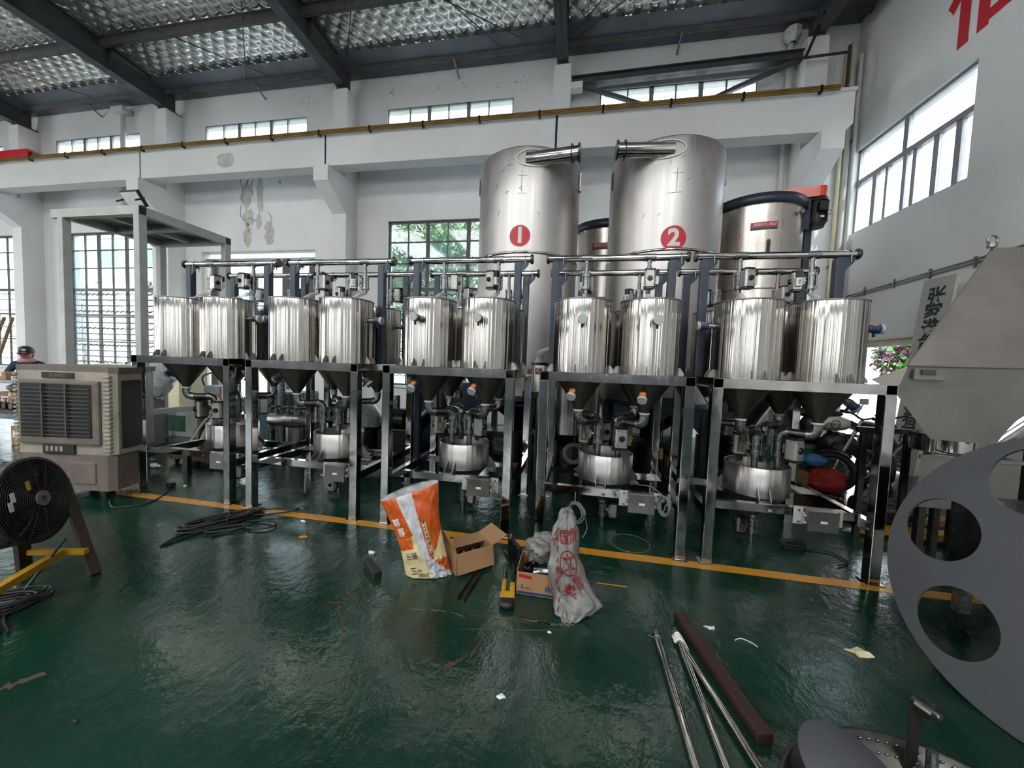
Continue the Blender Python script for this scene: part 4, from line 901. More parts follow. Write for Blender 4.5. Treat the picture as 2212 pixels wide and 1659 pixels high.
# navy trestles carrying feeders behind the middle racks
for k, (x, y, lab) in enumerate(((-2.28, 4.95, 'navy trestle behind the left leg of the middle rack'), (-.62, 4.80, 'navy trestle behind the right leg of the middle rack'), (.98, 4.85, 'navy trestle behind the right leg of the fourth rack'))):
    t = thing('navy_trestle', lab, 'trestle', (x, y, 0), 'navy trestles behind the racks', world=True)
    for dx in (0, .34): l = MB().cbx(x+dx-.04, x+dx+.04, y-.04, y+.04, 0.008, 1.16, .005).build('leg', 'navy', t); MB().bx(x+dx-.07, x+dx+.07, y-.07, y+.07, 0, .01).build('foot_plate', 'navy', l)
    MB().bx(x-.1, x+.44, y-.045, y+.045, 1.16, 1.25).build('cross_beam', 'navy', t); MB().prism([(.04, 0), (.26, 0), (.04, -.26)], -.008, .008, Matrix(((1, 0, 0, x), (0, 0, 1, y), (0, 1, 0, 1.16), (0, 0, 0, 1)))).build('gusset', 'navy', t)

# ================================================================ LEFT SIDE: WHITE FRAME, COOLER, FAN, BENCH, PERSON
t = thing('white_platform', 'tall white painted steel platform frame at the left', 'platform', (-6.9, 4.85, 0), world=True)
xa, xb, ya, yb, zt = -7.62, -6.12, 4.15, 5.52, 3.62; w = .10
for x in (xa, xb-w):
    for y in (ya, yb-w):
        l = MB().cbx(x, x+w, y, y+w, .01, zt-.12, .006).build('post', 'white_steel', t); MB().bx(x-.04, x+w+.04, y-.04, y+w+.04, 0, .012).build('foot_plate', 'white_steel', l)
for y in (ya, yb-w): bm_ = MB().bx(xa-.12, xb, y, y+w, zt-.12, zt).build('beam', 'white_steel', t); MB().bx(xb-.001, xb+.002, y+.008, y+w-.008, zt-.112, zt-.008).build('open_end', 'black', bm_)  # black plates stand in for the shade inside hollow beam ends
for x in (xa, xb-w): tube_y(x, x+w, ya+w, yb-w, zt-.119, zt-.001).build('side_beam', 'white_steel', t)
for y in ((ya+yb)/2-.05,): MB().bx(xa+w, xb-w, y, y+.10, zt-.11, zt-.012).build('joist', 'white_steel', t)
MB().bx((xa+xb)/2-.05, (xa+xb)/2+.05, ya+w, yb-w, zt-.10, zt-.012).build('joist', 'white_steel', t)
MB().bx(xa+.01, xb-.01, ya+.01, yb-.01, zt-.014, zt+.003).build('deck_plate', 'white_steel', t)
tube_y(xb-w+.02, xb-.02, ya+w, yb-w, .66, .74).build('low_rail', 'white_steel', t)
t = thing('floodlight', 'tilted floodlight clamped on top of the white platform', 'lamp', (-6.25, 4.2, 3.62), world=True)
mx = Matrix.Translation((-6.30, 4.22, 3.74)) @ Matrix.Rotation(radians(-55), 4, 'X')
MB().cbx(-.16, .16, -.11, .11, -.02, .02, .01, mx).build('housing', 'black', t); MB().bx(-.14, .14, -.09, .09, -.027, -.021, mx).build('lens', 'white', t); MB().bx(-.17, -.16, -.01, .01, -.12, .02, mx).build('bracket', 'black', t); MB().bx(.16, .17, -.01, .01, -.12, .02, mx).build('bracket', 'black', t); MB().bx(-6.46, -6.14, 4.2, 4.26, 3.622, 3.64).build('clamp', 'black', t)
# ---- evaporative air cooler
CP = Vector((-4.72, 2.93, 0)); phi = radians(9)
t = thing('air_cooler', 'dusty beige floor standing air cooler with louvred front', 'air cooler', (-5.3, 3.05, 0), world=True)
cmx = Matrix.Translation(CP) @ Matrix.Rotation(phi, 4, 'Z')     # local x runs left from 0 to -1.15 along the front, y back
def cpoly(x0, x1, d, c): return [(x0+.03, 0), (x1-.05, 0), (x1, .05), (x1-.03, .32), (x1-.25, d), (x0+.2, d), (x0, .3), (x0, .04)]
MB().prism(cpoly(-1.0, .0, .62, 0), .12, .50, cmx).build('water_basin', 'cooler_grey', t)
bd = MB().prism(cpoly(-1.02, .02, .66, 0), .50, 1.36, cmx).build('body', 'cooler_body', t)
MB().prism([(p[0]*1.0, p[1]) for p in cpoly(-1.03, .03, .68, 0)], 1.36, 1.415, cmx).build('top_lid', 'cooler_grey', t)
MB().cbx(-.96, -.10, -.03, .01, .60, 1.27, .02, cmx).build('louvre_surround', 'cooler_grey', bd)
MB().bx(-.92, -.17, -.034, -.028, .68, 1.23, cmx).build('louvre_recess', 'black', bd)  # flat black sheet stands in for the shade behind the louvres
for k in range(13):
    z = .70+.040*k; MB().bx(-.91, -.18, -.048, -.030, z, z+.007, cmx).build('louvre', 'cooler_slat', bd)
for x in (-.67, -.42): MB().bx(x-.008, x+.008, -.056, -.03, .68, 1.23, cmx).build('louvre_post', 'cooler_slat', bd)
for k in range(18):
    x = -.90+.04*k; MB().bx(x, x+.006, -.033, -.026, .69, 1.22, cmx).build('inner_vane', 'black', bd)
for k in range(19): MB().cbx(-.075, -.005, -.012, .02, .53+.043*k, .555+.043*k, .006, cmx).build('corner_rib', 'cooler_body', bd)
for k in range(19): MB().cbx(-1.03, -.99, -.012, .02, .53+.043*k, .555+.043*k, .006, cmx).build('corner_rib', 'cooler_body', bd)
pn = MB().bx(-.72, -.38, -.008, .0, 1.285, 1.345, cmx).build('control_panel', 'cooler_dark', bd)
text_on('BONRO', .05, cmx @ Matrix.Translation((-.55, -.0095, 1.315)) @ Matrix.Rotation(pi/2, 4, 'X'), 'cooler_grey', 'lettering', pn, .001)
mxs = cmx @ Matrix.Translation((.02, .05, 0)) @ Matrix.Rotation(math.atan2(.27, -.03), 4, 'Z')
sp = MB().bx(.03, .25, -.012, .0, .56, 1.28, mxs).build('side_grille', 'cooler_dark', bd)
for k in range(22): MB().bx(.03, .25, -.016, -.010, .575+.032*k, .580+.032*k, mxs).build('grille_bar', 'black', sp)
vt = MB().cbx(-.72, -.38, -.02, .005, .50, .60, .008, cmx).build('water_inlet', 'cooler_dark', bd)
for k in range(4): MB().bx(-.68+.05*k, -.65+.05*k, -.024, -.019, .53, .58, cmx).build('slot', 'cooler_body', vt)
MB().cbx(-.46, -.17, -.012, .01, .19, .42, .01, cmx).build('basin_panel', 'cooler_grey', t)
for x, y in ((-.9, .12), (-.16, .10), (-.25, .5), (-.8, .5)):
    c = MB().cyl(cmx @ Vector((x-.02, y, .05)), cmx @ Vector((x+.02, y, .05)), .05, None, 16).build('caster', 'rubber', t); MB().bx(x-.03, x+.03, y-.03, y+.03, .09, .122, cmx).build('fork', 'galv', c)
solo('power_cable', MB().tube(spline([(-4.80, 2.95, .01), (-4.55, 2.84, .008), (-4.38, 3.0, .008), (-4.5, 3.25, .008), (-4.7, 3.45, .008)], 8), .007, 6).cbx(-4.73, -4.66, 3.43, 3.49, .003, .05, .008), 'cable', 'black power cable with plug curling out from the air cooler', 'cable', (-4.6, 3.1, 0))
# ---- drum fan on an A-frame stand
fc = Vector((-3.51, 1.75, .59)); fd = Vector((.853, .492, .174)).normalized(); fx = fd.cross(Vector((0, 0, 1))).normalized(); fz = fx.cross(fd)
t = thing('drum_fan', 'black round industrial fan on a rusty stand', 'fan', (-3.5, 1.73, 0), world=True)
F4 = Matrix(((fx.x, fz.x, fd.x, fc.x), (fx.y, fz.y, fd.y, fc.y), (fx.z, fz.z, fd.z, fc.z), (0, 0, 0, 1))); R = .27
dr = MB().lathe([(R-.012, -.20), (R, -.20), (R, .0), (R+.012, .01), (R+.012, .03), (R-.012, .03), (R-.012, -.2)], 48, F4).build('drum', 'black', t)
for k in range(1, 22): MB().tube([F4 @ Vector((R*k/21.6*cos(a), R*k/21.6*sin(a), .035+.02*(1-(k/21)**2))) for a in [2*pi*j/36 for j in range(36)]], .0028, 4, True).build('guard_ring', 'black', dr)
for k in range(12): a = 2*pi*k/12; MB().tube([F4 @ Vector((w*cos(a), w*sin(a), .034+.02*(1-(w/R)**2))) for w in (.04, .12, .2, R)], .0028, 4).build('guard_spoke', 'black', dr)
MB().cyl(F4 @ Vector((0, 0, .04)), F4 @ Vector((0, 0, .065)), .05, None, 24).build('hub_badge', 'cooler_grey', dr); MB().cyl(F4 @ Vector((0, 0, .064)), F4 @ Vector((0, 0, .068)), .014, None, 12).build('badge_centre', 'black', dr)
for k in range(4):
    a = 2*pi*k/4+.4; b = MB(); b.add([F4 @ Vector(p) for p in ((.04*cos(a), .04*sin(a), -.06), (.28*cos(a-.3), .28*sin(a-.3), -.10), (.28*cos(a+.35), .28*sin(a+.35), -.02), (.05*cos(a+.6), .05*sin(a+.6), -.04))], [(0, 1, 2, 3)]); b.build('blade', 'cooler_dark', dr)
MB().cyl(F4 @ Vector((0, 0, -.19)), F4 @ Vector((0, 0, -.03)), .08, None, 20).build('motor', 'black', dr); MB().lathe([(0, -.17), (R-.02, -.17), (R-.02, -.16), (0, -.16)], 40, F4).build('rear_grille', 'black', dr)  # solid black disc added behind the blades so the drum looks dark
for k, (u, v) in enumerate(((.19, .07), (.215, .02), (.075, .11))): MB().bx(u-.014, u+.014, v-.03, v+.03, .058, .060, F4).build('sticker', ('white', 'white', 'yellow')[k], dr)
piv = [fc-fx*(R+.03)-fd*.03, fc+fx*(R+.03)-fd*.08]
feet = [Vector((-3.32, 1.95, 0)), Vector((-3.04, 1.40, 0)), Vector((-3.75, 1.83, 0)), Vector((-3.85, 1.45, 0))]
def bar(a, c, w, h, m, nm, par):
    a = V3(a); c = V3(c); d = (c-a).normalized(); u = Vector((0, 0, 1)) if abs(d.z) < .9 else Vector((1, 0, 0)); x = d.cross(u).normalized(); z = x.cross(d)
    vs = [p+x*(sx*w/2)+z*(sz*h/2) for p in (a, c) for sx, sz in ((-1, -1), (1, -1), (1, 1), (-1, 1))]
    return MB().add(vs, [(3, 2, 1, 0), (4, 5, 6, 7), (0, 1, 5, 4), (1, 2, 6, 5), (2, 3, 7, 6), (3, 0, 4, 7)]).build(nm, m, par)
bar(piv[0]+Vector((0, 0, .05)), feet[0], .055, .045, 'iron_brown', 'leg', t); bar(piv[1]+Vector((0, 0, .05)), Vector((-3.55, 1.36, 0)), .055, .045, 'iron_brown', 'leg', t)
bar((-3.72, 1.80, .34), feet[2], .06, .05, 'iron_brown', 'leg', t); bar((-3.16, 1.38, .22), (-3.12, 1.40, 0), .05, .05, 'iron_brown', 'leg', t)
bar((-3.74, 1.83, .17), (-3.36, 1.93, .17), .035, .035, 'yellow', 'crossbar', t); bar((-3.16, 1.36, .20), (-3.50, 1.87, .17), .045, .045, 'yellow', 'crossbar', t)
bar(piv[0], piv[0]*.93+fc*.07, .05, .05, 'iron_brown', 'pivot', t)
solo('fan_cable', MB().tube(spline([(-3.40, 1.85, .30), (-3.44, 1.74, .12), (-3.40, 1.62, .01), (-3.25, 1.50, .008), (-3.05, 1.42, .008)], 7), .008, 6), 'cable', 'dark cable running from the fan stand along the floor', 'cable', (-3.3, 1.6, 0))
rn = random.Random(5); b = MB()
for k in range(9):
    c = Vector((-3.45+.05*rn.uniform(-1, 1), 1.55+.04*rn.uniform(-1, 1), .010+.006*k)); r1, r2_ = .20*rn.uniform(.8, 1.1), .10*rn.uniform(.7, 1.2); a0 = .75+.25*rn.uniform(-1, 1)
    b.tube([c+rotz(a0) @ Vector((r1*cos(a), r2_*sin(a), 0)) for a in [2*pi*j/18 for j in range(18)]], .007, 6, True)
solo('cable_pile', b, 'cable', 'tangle of black cable on the floor beside the fan', 'cable', (-3.45, 1.55, 0))
# long black cable bundle on the floor
rn = random.Random(11); b = MB()
def loop(c, r1, r2_, ang, z, n=22, part=(0, 1)): 
    return [Vector((c[0], c[1], z))+rotz(ang) @ Vector((r1*cos(a), r2_*sin(a), 0)) for a in [2*pi*(part[0]+(part[1]-part[0])*j/n) for j in range(n+1)]]
for k in range(7): b.tube(loop((-3.24+.03*rn.uniform(-1, 1), 2.83+.03*rn.uniform(-1, 1)), .30*rn.uniform(.8, 1.12), .085*rn.uniform(.6, 1.3), radians(58)+.16*rn.uniform(-1, 1), .011+.008*k)[:-1], .0085, 6, True)
b.tube(loop((-2.98, 3.12), .24, .07, radians(30), .03)[:-1], .0085, 6, True); b.tube(loop((-2.87, 2.86), .15, .085, radians(5), .02)[:-1], .0085, 6, True); b.tube(loop((-3.06, 2.72), .17, .045, radians(40), .024)[:-1], .0085, 6, True)
b.tube(spline([(-3.30, 2.35, .01), (-3.34, 2.52, .012), (-3.30, 2.7, .02), (-3.15, 2.95, .05)], 6), .0085, 6); b.tube(spline([(-3.29, 2.37, .01), (-3.26, 2.55, .012), (-3.2, 2.75, .02)], 6), .0085, 6); b.tube(spline([(-3.08, 2.58, .01), (-3.04, 2.66, .012), (-2.98, 2.73, .02)], 6), .0085, 6)
b.tube(spline([(-3.20, 2.88, .09), (-3.17, 2.83, .10), (-3.12, 2.76, .06)], 5), .0085, 6)
solo('cable_bundle', b, 'cable', 'long bundle of black cable lying across the yellow line', 'cable', (-3.2, 2.85, 0))
# ---- sacks, wrapped goods, grinder corner under the white platform
def blob(c, r, seed, sc, nz=.18, N=28, M_=16, zmin=None):
    vs = []; c = V3(c)
    for j in range(M_+1):
        tt = pi*j/M_
        for i in range(N):
            a = 2*pi*i/N; d = Vector((sin(tt)*cos(a), sin(tt)*sin(a), cos(tt))); k = 1+nz*noise.noise(d*2.2+Vector((seed, 0, 0)))+nz*.5*noise.noise(d*5.5+Vector((0, seed, 0)))
            p = Vector((d.x*sc[0], d.y*sc[1], d.z*sc[2]))*r*k+c
            if zmin is not None: p.z = max(p.z, zmin)
            vs.append(p)
    return MB().add(vs, [(j*N+i, (j+1)*N+i, (j+1)*N+(i+1) % N, j*N+(i+1) % N) for j in range(M_) for i in range(N)], True)
t = thing('metal_cabinet', 'grey louvred steel cabinet behind the white platform post', 'cabinet', (-7.5, 5.2, 0), world=True)
MB().cbx(-7.42, -7.02, 4.62, 5.1, 0, .78, .01).build('body', 'grey_paint', t)
for k in range(6): MB().bx(-7.38, -7.10, 4.612, 4.62, .30+.03*k, .312+.03*k).build('vent_slat', 'steel_dark', t)
MB().bx(-7.38, -7.06, 4.613, 4.62, .52, .72).build('panel', 'white_steel', t)
solo('wrapped_bale', blob((-7.15, 4.95, 1.12), .40, 3, (.95, .8, .85), .22, zmin=.785), 'film', 'bulky goods wrapped in crumpled clear film on the grey cabinet', 'bale', (-7.15, 4.95, .785))
t = thing('control_box', 'white machine box with a green front panel under the platform', 'machine', (-7.2, 5.75, 0), world=True)
MB().cbx(-7.72, -6.98, 5.60, 6.05, 0, .52, .012).build('case', 'white_steel', t); MB().bx(-7.62, -7.25, 5.592, 5.6, .10, .40).build('panel', 'green', t); MB().cyl((-7.42, 5.592, .25), (-7.42, 5.585, .25), .12, None, 24).build('round_grille', 'green', t)
t = thing('grinder_stand', 'rusty red grinding stand with an orange lit drum', 'grinder', (-6.65, 5.75, 0), world=True)
MB().cyl((-6.85, 5.75, .62), (-6.35, 5.75, .66), .22, .25, 24).build('drum', 'sparkle_orange', t); MB().bx(-6.9, -6.3, 5.6, 5.95, 0, .45).build('pedestal', 'rust', t); MB().cbx(-6.85, -6.5, 5.62, 5.85, .84, 1.0, .02).build('motor', 'grey_paint', t); MB().tube(spline([(-6.9, 5.7, .95), (-6.85, 5.6, 1.15), (-6.62, 5.6, 1.25)], 6), .015, 6).build('hose', 'blue', t)  # drum is orange with random tone in its colour
t = thing('rag_basket', 'round basket with grey cloth strips hanging over its rim', 'basket', (-6.05, 5.2, 0), world=True)
MB().lathe([(.20, .005), (.26, .36), (.25, .36), (.19, .01)], 24, Matrix.Translation((-6.02, 5.2, 0))).build('basket', 'black', t)
for k in range(4):
    a = radians(190+32*k); c = Vector((-6.02, 5.2, 0)); d = Vector((cos(a), sin(a), 0)); nn = Vector((-d.y, d.x, 0)); w = .035; pts = [c+d*.05+Vector((0, 0, .62)), c+d*.18+Vector((0, 0, .50)), c+d*.30+Vector((0, 0, .34)), c+d*(.36+.03*k)+Vector((0, 0, .06+.03*k))]
    b = MB(); b.add([q for p in pts for q in (p-nn*w, p+nn*w)]+[q+d*.008 for p in pts for q in (p-nn*w, p+nn*w)], [(2*i, 2*i+1, 2*i+3, 2*i+2) for i in range(3)]+[(8+2*i, 8+2*i+2, 8+2*i+3, 8+2*i+1) for i in range(3)]+[(2*i, 2*i+2, 8+2*i+2, 8+2*i) for i in range(3)]+[(2*i+1, 8+2*i+1, 8+2*i+3, 2*i+3) for i in range(3)], True); b.build('cloth_strip', 'cloth_grey', t)
blob((-5.98, 5.22, .44), .24, 8, (1, .9, .7), .2, 20, 12).build('cloth_heap', 'film', t)
t = thing('drink_bottle', 'empty clear plastic bottle with blue label lying on the floor', 'bottle', (-5.7, 4.0, 0), world=True)
MB().lathe([(0, 0), (.033, .005), (.033, .15), (.012, .20), (.012, .225), (0, .225)], 18, Matrix.Translation((-5.80, 3.98, .034)) @ Matrix.Rotation(radians(90), 4, 'Y')).build('bottle', 'hose_clear', t); MB().lathe([(.034, .05), (.034, .10)], 18, Matrix.Translation((-5.80, 3.98, .034)) @ Matrix.Rotation(radians(90), 4, 'Y')).build('label', 'blue', t); MB().cyl((-5.585, 3.98, .034), (-5.565, 3.98, .034), .015, None, 12).build('cap', 'white', t)
b = MB().cbx(-6.12, -5.05, 3.92, 3.98, .22, .30, .004).cbx(-6.10, -6.02, 3.92, 3.98, .0, .22, .004).cbx(-5.13, -5.05, 3.92, 3.98, .0, .22, .004)
solo('low_bench_rail', b, 'steel_dark', 'low dark steel bench rail beside the air cooler', 'rail', (-5.6, 3.95, 0))
t = thing('red_trolley', 'rusty red flat trolley with white plastic tub on the floor', 'trolley', (-5.5, 4.3, 0), world=True)
MB().cbx(-5.75, -5.05, 4.22, 4.62, .06, .16, .01).build('deck', 'rust', t); MB().prism([(-5.72, 4.3), (-5.35, 4.28), (-5.3, 4.5), (-5.68, 4.52)], .165, .25).build('tub', 'white', t); MB().cyl((-5.05, 4.3, .10), (-4.9, 4.3, .10), .05, None, 14).build('roller', 'steel_dark', t)
for x in (-5.68, -5.12):
    for y in (4.26, 4.56): MB().cyl((x, y, .031), (x+.03, y, .031), .03, None, 12).build('wheel', 'rubber', t)
# ---- work bench with parts at the left edge
t = thing('work_bench', 'long steel work bench crowded with parts at the far left', 'bench', (-9.4, 4.5, 0), world=True)
MB().cbx(-10.6, -8.2, 4.2, 4.9, .52, .58, .008).build('lower_top', 'rust', t); MB().cbx(-10.6, -8.2, 4.25, 4.9, 1.00, 1.05, .008).build('upper_shelf', 'grey_paint', t); MB().cbx(-10.6, -8.2, 4.20, 4.26, .44, .52, .008).build('front_rail', 'teal', t)
for x in (-10.5, -9.35, -8.3):
    for y in (4.24, 4.82): MB().bx(x-.03, x+.03, y-.03, y+.03, 0, 1.0).build('leg', 'teal', t)
def carton(x0, x1, y0, y1, z0, z1, lab, m='cardboard'):
    t = thing('carton', lab, 'box', ((x0+x1)/2, (y0+y1)/2, z0), world=True); MB().cbx(x0, x1, y0, y1, z0, z1, .004).build('box', m, t); MB().bx((x0+x1)/2-.03, (x0+x1)/2+.03, y0-.002, y1+.001, z1-.06, z1+.001).build('tape', 'cream', t); MB().bx(x0+.04, x0+.04+(x1-x0)*.35, y0-.003, y0-.001, z0+(z1-z0)*.4, z0+(z1-z0)*.75).build('label', 'paper', t)
carton(-9.05, -8.6, 4.32, 4.7, .002, .30, 'brown carton on the floor under the work bench')
carton(-9.45, -8.98, 4.40, 4.75, .582, .83, 'brown carton standing on the lower bench top')
carton(-8.95, -8.58, 4.38, 4.7, .582, .98, 'tall brown carton beside the air cooler on the bench')
carton(-9.3, -9.08, 4.3, 4.5, 1.052, 1.17, 'small flat carton on the upper bench shelf', 'cardboard')
for k in range(5):
    x = -9.42+.16*k; t = thing('loose_valve', 'dark butterfly valve on the lower bench, number %s from the left' % ('one', 'two', 'three', 'four', 'five')[k], 'valve', (x, 4.30, .582), 'dark valves on the bench', world=True)
    MB().cyl((x, 4.27, .63), (x, 4.33, .63), .048, None, 18).build('body', 'black', t); MB().cyl((x, 4.30, .67), (x, 4.30, .74), .012, None, 8).build('stem', 'galv', t); MB().bx(x-.05, x+.03, 4.29, 4.31, .735, .75).build('lever', 'steel_dark', t)
for k in range(4):
    z = 1.052+.016*k; o = solo('paper_stack', MB().bx(-9.0+.02*k, -8.72+.015*k, 4.32-.01*k, 4.52, z, z+.014), 'paper', ('lowest sheet bundle in the paper pile on the bench shelf', 'second sheet bundle in the paper pile on the bench shelf', 'third sheet bundle in the paper pile on the bench shelf', 'top sheet bundle in the paper pile on the bench shelf')[k], 'papers', (-8.8, 4.4, z))
for k, x in enumerate((-9.55, -9.30)): solo('film_parcel', blob((x+.2, 4.55, .90+.0*k), .13, 20+k, (1.1, .8, .55), .25, 18, 10, .835), 'film', ('film wrapped parcel at the left end of the bench', 'second film wrapped parcel beside it on the bench carton')[k], 'parcel', (x+.2, 4.55, .835))
t = thing('storage_chest', 'pale storage chest with small drawers against the wall', 'cabinet', (-9.3, 6.5, 0), world=True)
MB().cbx(-10.6, -8.3, 6.3, 6.9, 0, 1.28, .015).build('body', 'cream', t)
for k in range(4): d = MB().bx(-10.5+.55*k, -10.0+.55*k, 6.29, 6.299, 1.0, 1.22).build('drawer', 'cream', t); MB().cyl((-10.25+.55*k, 6.289, 1.14), (-10.25+.55*k, 6.27, 1.14), .025, None, 12).build('knob', 'black', d)
for k, (x, m) in enumerate(((-9.9, 'rust'), (-9.65, 'paper'), (-9.35, 'rust'))): solo('file_stack', MB().cbx(x, x+.24, 6.4, 6.7, 1.282, 1.34+.03*k, .005), m, ('rust coloured file bundle on the pale chest', 'white paper stack on the pale chest', 'brown file bundle at the right of the pale chest')[k], 'files', (x+.1, 6.5, 1.282))
solo('cloth_bundle', blob((-9.0, 6.5, 1.33), .16, 31, (1.2, .8, .45), .3, 18, 10, 1.282), 'cloth_pink', 'white and pink cloth bundle on the pale chest', 'cloth', (-9.0, 6.5, 1.282))
t = thing('step_ladder', 'yellow brown step ladder leaning by the left wall', 'ladder', (-14.9, 6.9, 0), world=True)
for s in (0, 1): bar((-15.25+.42*s, 6.6, .0), (-14.95+.30*s, 7.1, 2.35), .06, .03, 'wood', 'stile', t)
for k in range(6): f = (k+.7)/6.4; bar((-15.23+.28*f, 6.6+.5*f, 2.35*f), (-14.83+.17*f, 6.6+.5*f, 2.35*f), .03, .03, 'wood', 'rung', t)
# ---- the person behind the bench
def skin(name, verts, edges, radii, m, parent, root=0, sub=2):
    me = bpy.data.meshes.new(name); me.from_pydata(verts, edges, []); o = bpy.data.objects.new(name, me); COL.objects.link(o); o.parent = parent
    o.modifiers.new('skin', 'SKIN'); 
    for i, r in enumerate(radii):
        sv = me.skin_vertices[0].data[i]; sv.radius = (r, r) if not isinstance(r, tuple) else r; sv.use_root = (i == root)
    s = o.modifiers.new('sub', 'SUBSURF'); s.levels = sub; s.render_levels = sub
    dg = bpy.context.evaluated_depsgraph_get(); dg.update(); me2 = bpy.data.meshes.new_from_object(o.evaluated_get(dg)); o.modifiers.clear(); o.data = me2; me2.materials.append(MATS[m])
    for p in me2.polygons: p.use_smooth = True
    return o
pr = bpy.data.objects.new('person', None); COL.objects.link(pr); pr.location = (-10.38, 5.22, 0); pr.rotation_euler = (0, 0, radians(48))
tag(pr, 'person in a dark cap, pink scarf and navy jacket looking down behind the bench', 'person')
# local frame: faces -Y
bv = [(0, 0, .86), (0, -.02, 1.0), (0, -.04, 1.16), (0, -.07, 1.28), (0, -.10, 1.36), (-.16, -.07, 1.26), (-.24, -.14, 1.06), (-.18, -.33, 1.02), (.16, -.07, 1.26), (.24, -.14, 1.06), (.18, -.33, 1.02), (-.09, 0, .82), (-.10, -.01, .46), (-.10, .02, .08), (.09, 0, .82), (.10, -.01, .46), (.10, .02, .08), (-.10, -.12, .04), (.10, -.12, .04)]
be = [(0, 1), (1, 2), (2, 3), (3, 4), (3, 5), (5, 6), (6, 7), (3, 8), (8, 9), (9, 10), (0, 11), (11, 12), (12, 13), (0, 14), (14, 15), (15, 16), (13, 17), (16, 18)]
br = [(.15, .11), (.135, .10), (.16, .11), (.12, .09), .055, .065, .05, .035, .065, .05, .035, .085, .06, .045, .085, .06, .045, .035, .035]
skin('body', bv, be, br, 'cloth_navy', pr)
hd = MB(); hd.sph((0, -.145, 1.455), .098, 20, None, (.80, .95, 1.12)); hd.sph((0, -.235, 1.44), .018, 10, None, (.8, 1, 1.2)); hd.sph((-.078, -.14, 1.45), .022, 10, None, (.5, 1, 1.4)); hd.sph((.078, -.14, 1.45), .022, 10, None, (.5, 1, 1.4)); head = hd.build('head', 'skin', pr)
for s in (-1, 1): MB().sph((s*.032, -.228, 1.465), .010, 8).build('eye', 'black', head)
MB().sph((0, -.232, 1.405), .02, 10, None, (1.2, .4, .4)).build('mouth', 'red_bag', head)
cap = MB().lathe([(.098, 0), (.102, .045), (.085, .10), (.05, .128), (0, .135)], 24, Matrix.Translation((0, -.13, 1.475)) @ Matrix.Rotation(radians(8), 4, 'X')).build('cap', 'black', pr)
MB().prism([(.09*cos(a), -.08-.10*max(0, sin(a))) for a in [pi*k/10 for k in range(11)]], -.006, .006, Matrix.Translation((0, -.14, 1.485)) @ Matrix.Rotation(radians(10), 4, 'X')).build('brim', 'black', cap); MB().bx(-.02, .02, -.236, -.228, 1.52, 1.545).build('badge', 'white', cap)
MB().sph((0, -.105, 1.44), .088, 16, None, (1, .85, .95)).build('hair', 'hair', pr)
blob((0, -.10, 1.33), .115, 40, (1, 1, .55), .2, 22, 12).build('scarf', 'cloth_pink', pr)
for s in (-1, 1):
    hand = MB().sph((s*.17, -.38, 1.02), .04, 12, None, (.9, 1.2, .5)); 
    for k in range(4): hand.tube([(s*.17+(k-1.5)*.018, -.41, 1.02), (s*.17+(k-1.5)*.02, -.445, 1.02), (s*.17+(k-1.5)*.02, -.47, 1.005-.002*k)], .0085, 6)
    hand.tube([(s*.17-s*.03, -.37, 1.02), (s*.17-s*.06, -.40, 1.015), (s*.17-s*.062, -.43, 1.01)], .009, 6); hand.build('hand', 'skin', pr)

# ================================================================ WALL FITTINGS
t = thing('rain_pipe', 'white downpipe with octagonal collector head near the right corner', 'downpipe', (4.22, 9.2, 0), 'white downpipes on the back wall', world=True)
MB().cyl((4.22, 9.26, 0), (4.22, 9.26, 8.8), .055, None, 14).build('pipe', 'pvc', t); MB().lathe([(.07, 8.78), (.16, 8.90), (.16, 9.06), (.0, 9.06)], 8, Matrix.Translation((4.22, 9.22, 0)), smooth=False).build('collector_head', 'pvc', t); MB().cyl((4.22, 9.26, 8.2), (4.22, 9.26, 8.26), .064, None, 14).build('joint', 'pvc', t)
t = thing('rain_pipe', 'white downpipe with square head left of the first high window column', 'downpipe', (-14.2, 9.2, 0), 'white downpipes on the back wall', world=True)
MB().cyl((-14.2, 9.26, 5.4), (-14.2, 9.26, 8.9), .07, None, 14).build('pipe', 'pvc', t); MB().bx(-14.42, -13.98, 9.1, 9.38, 8.86, 9.0).build('collector_head', 'pvc', t)
for k, (x, y, r, m) in enumerate(((5.47, 9.30, .05, 'pvc'), (5.36, 9.31, .035, 'cream'), (5.52, 9.15, .035, 'pvc'))):
    t = thing('service_pipe', ('thick white service pipe in the right hand corner', 'cream service pipe left of it in the corner', 'thin pale service pipe on the right wall')[k], 'pipe', (x, y, 0), 'corner service pipes', world=True)
    MB().cyl((x, y, 0), (x, y, 8.75-.2*k), r, None, 12).build('pipe', m, t)
    for z in (1.5, 4.0, 6.6): MB().bx(x-r-.012, x+r+.012, y-.01, y+r+.03, z, z+.03).build('pipe_clip', 'galv', t)
t = thing('wall_brace', 'dark steel V brace between the two right hand columns', 'brace', (2, 8.95, 7), world=True)
b = MB()
for dz in (0, .17): b.add([(-.48, 8.96, 8.20+dz), (4.36, 8.96, 8.27+dz), (4.36, 9.14, 8.27+dz), (-.48, 9.14, 8.20+dz), (-.48, 8.96, 8.215+dz), (4.36, 8.96, 8.285+dz), (4.36, 9.14, 8.285+dz), (-.48, 9.14, 8.215+dz)], [(3, 2, 1, 0), (4, 5, 6, 7), (0, 1, 5, 4), (1, 2, 6, 5), (2, 3, 7, 6), (3, 0, 4, 7)])
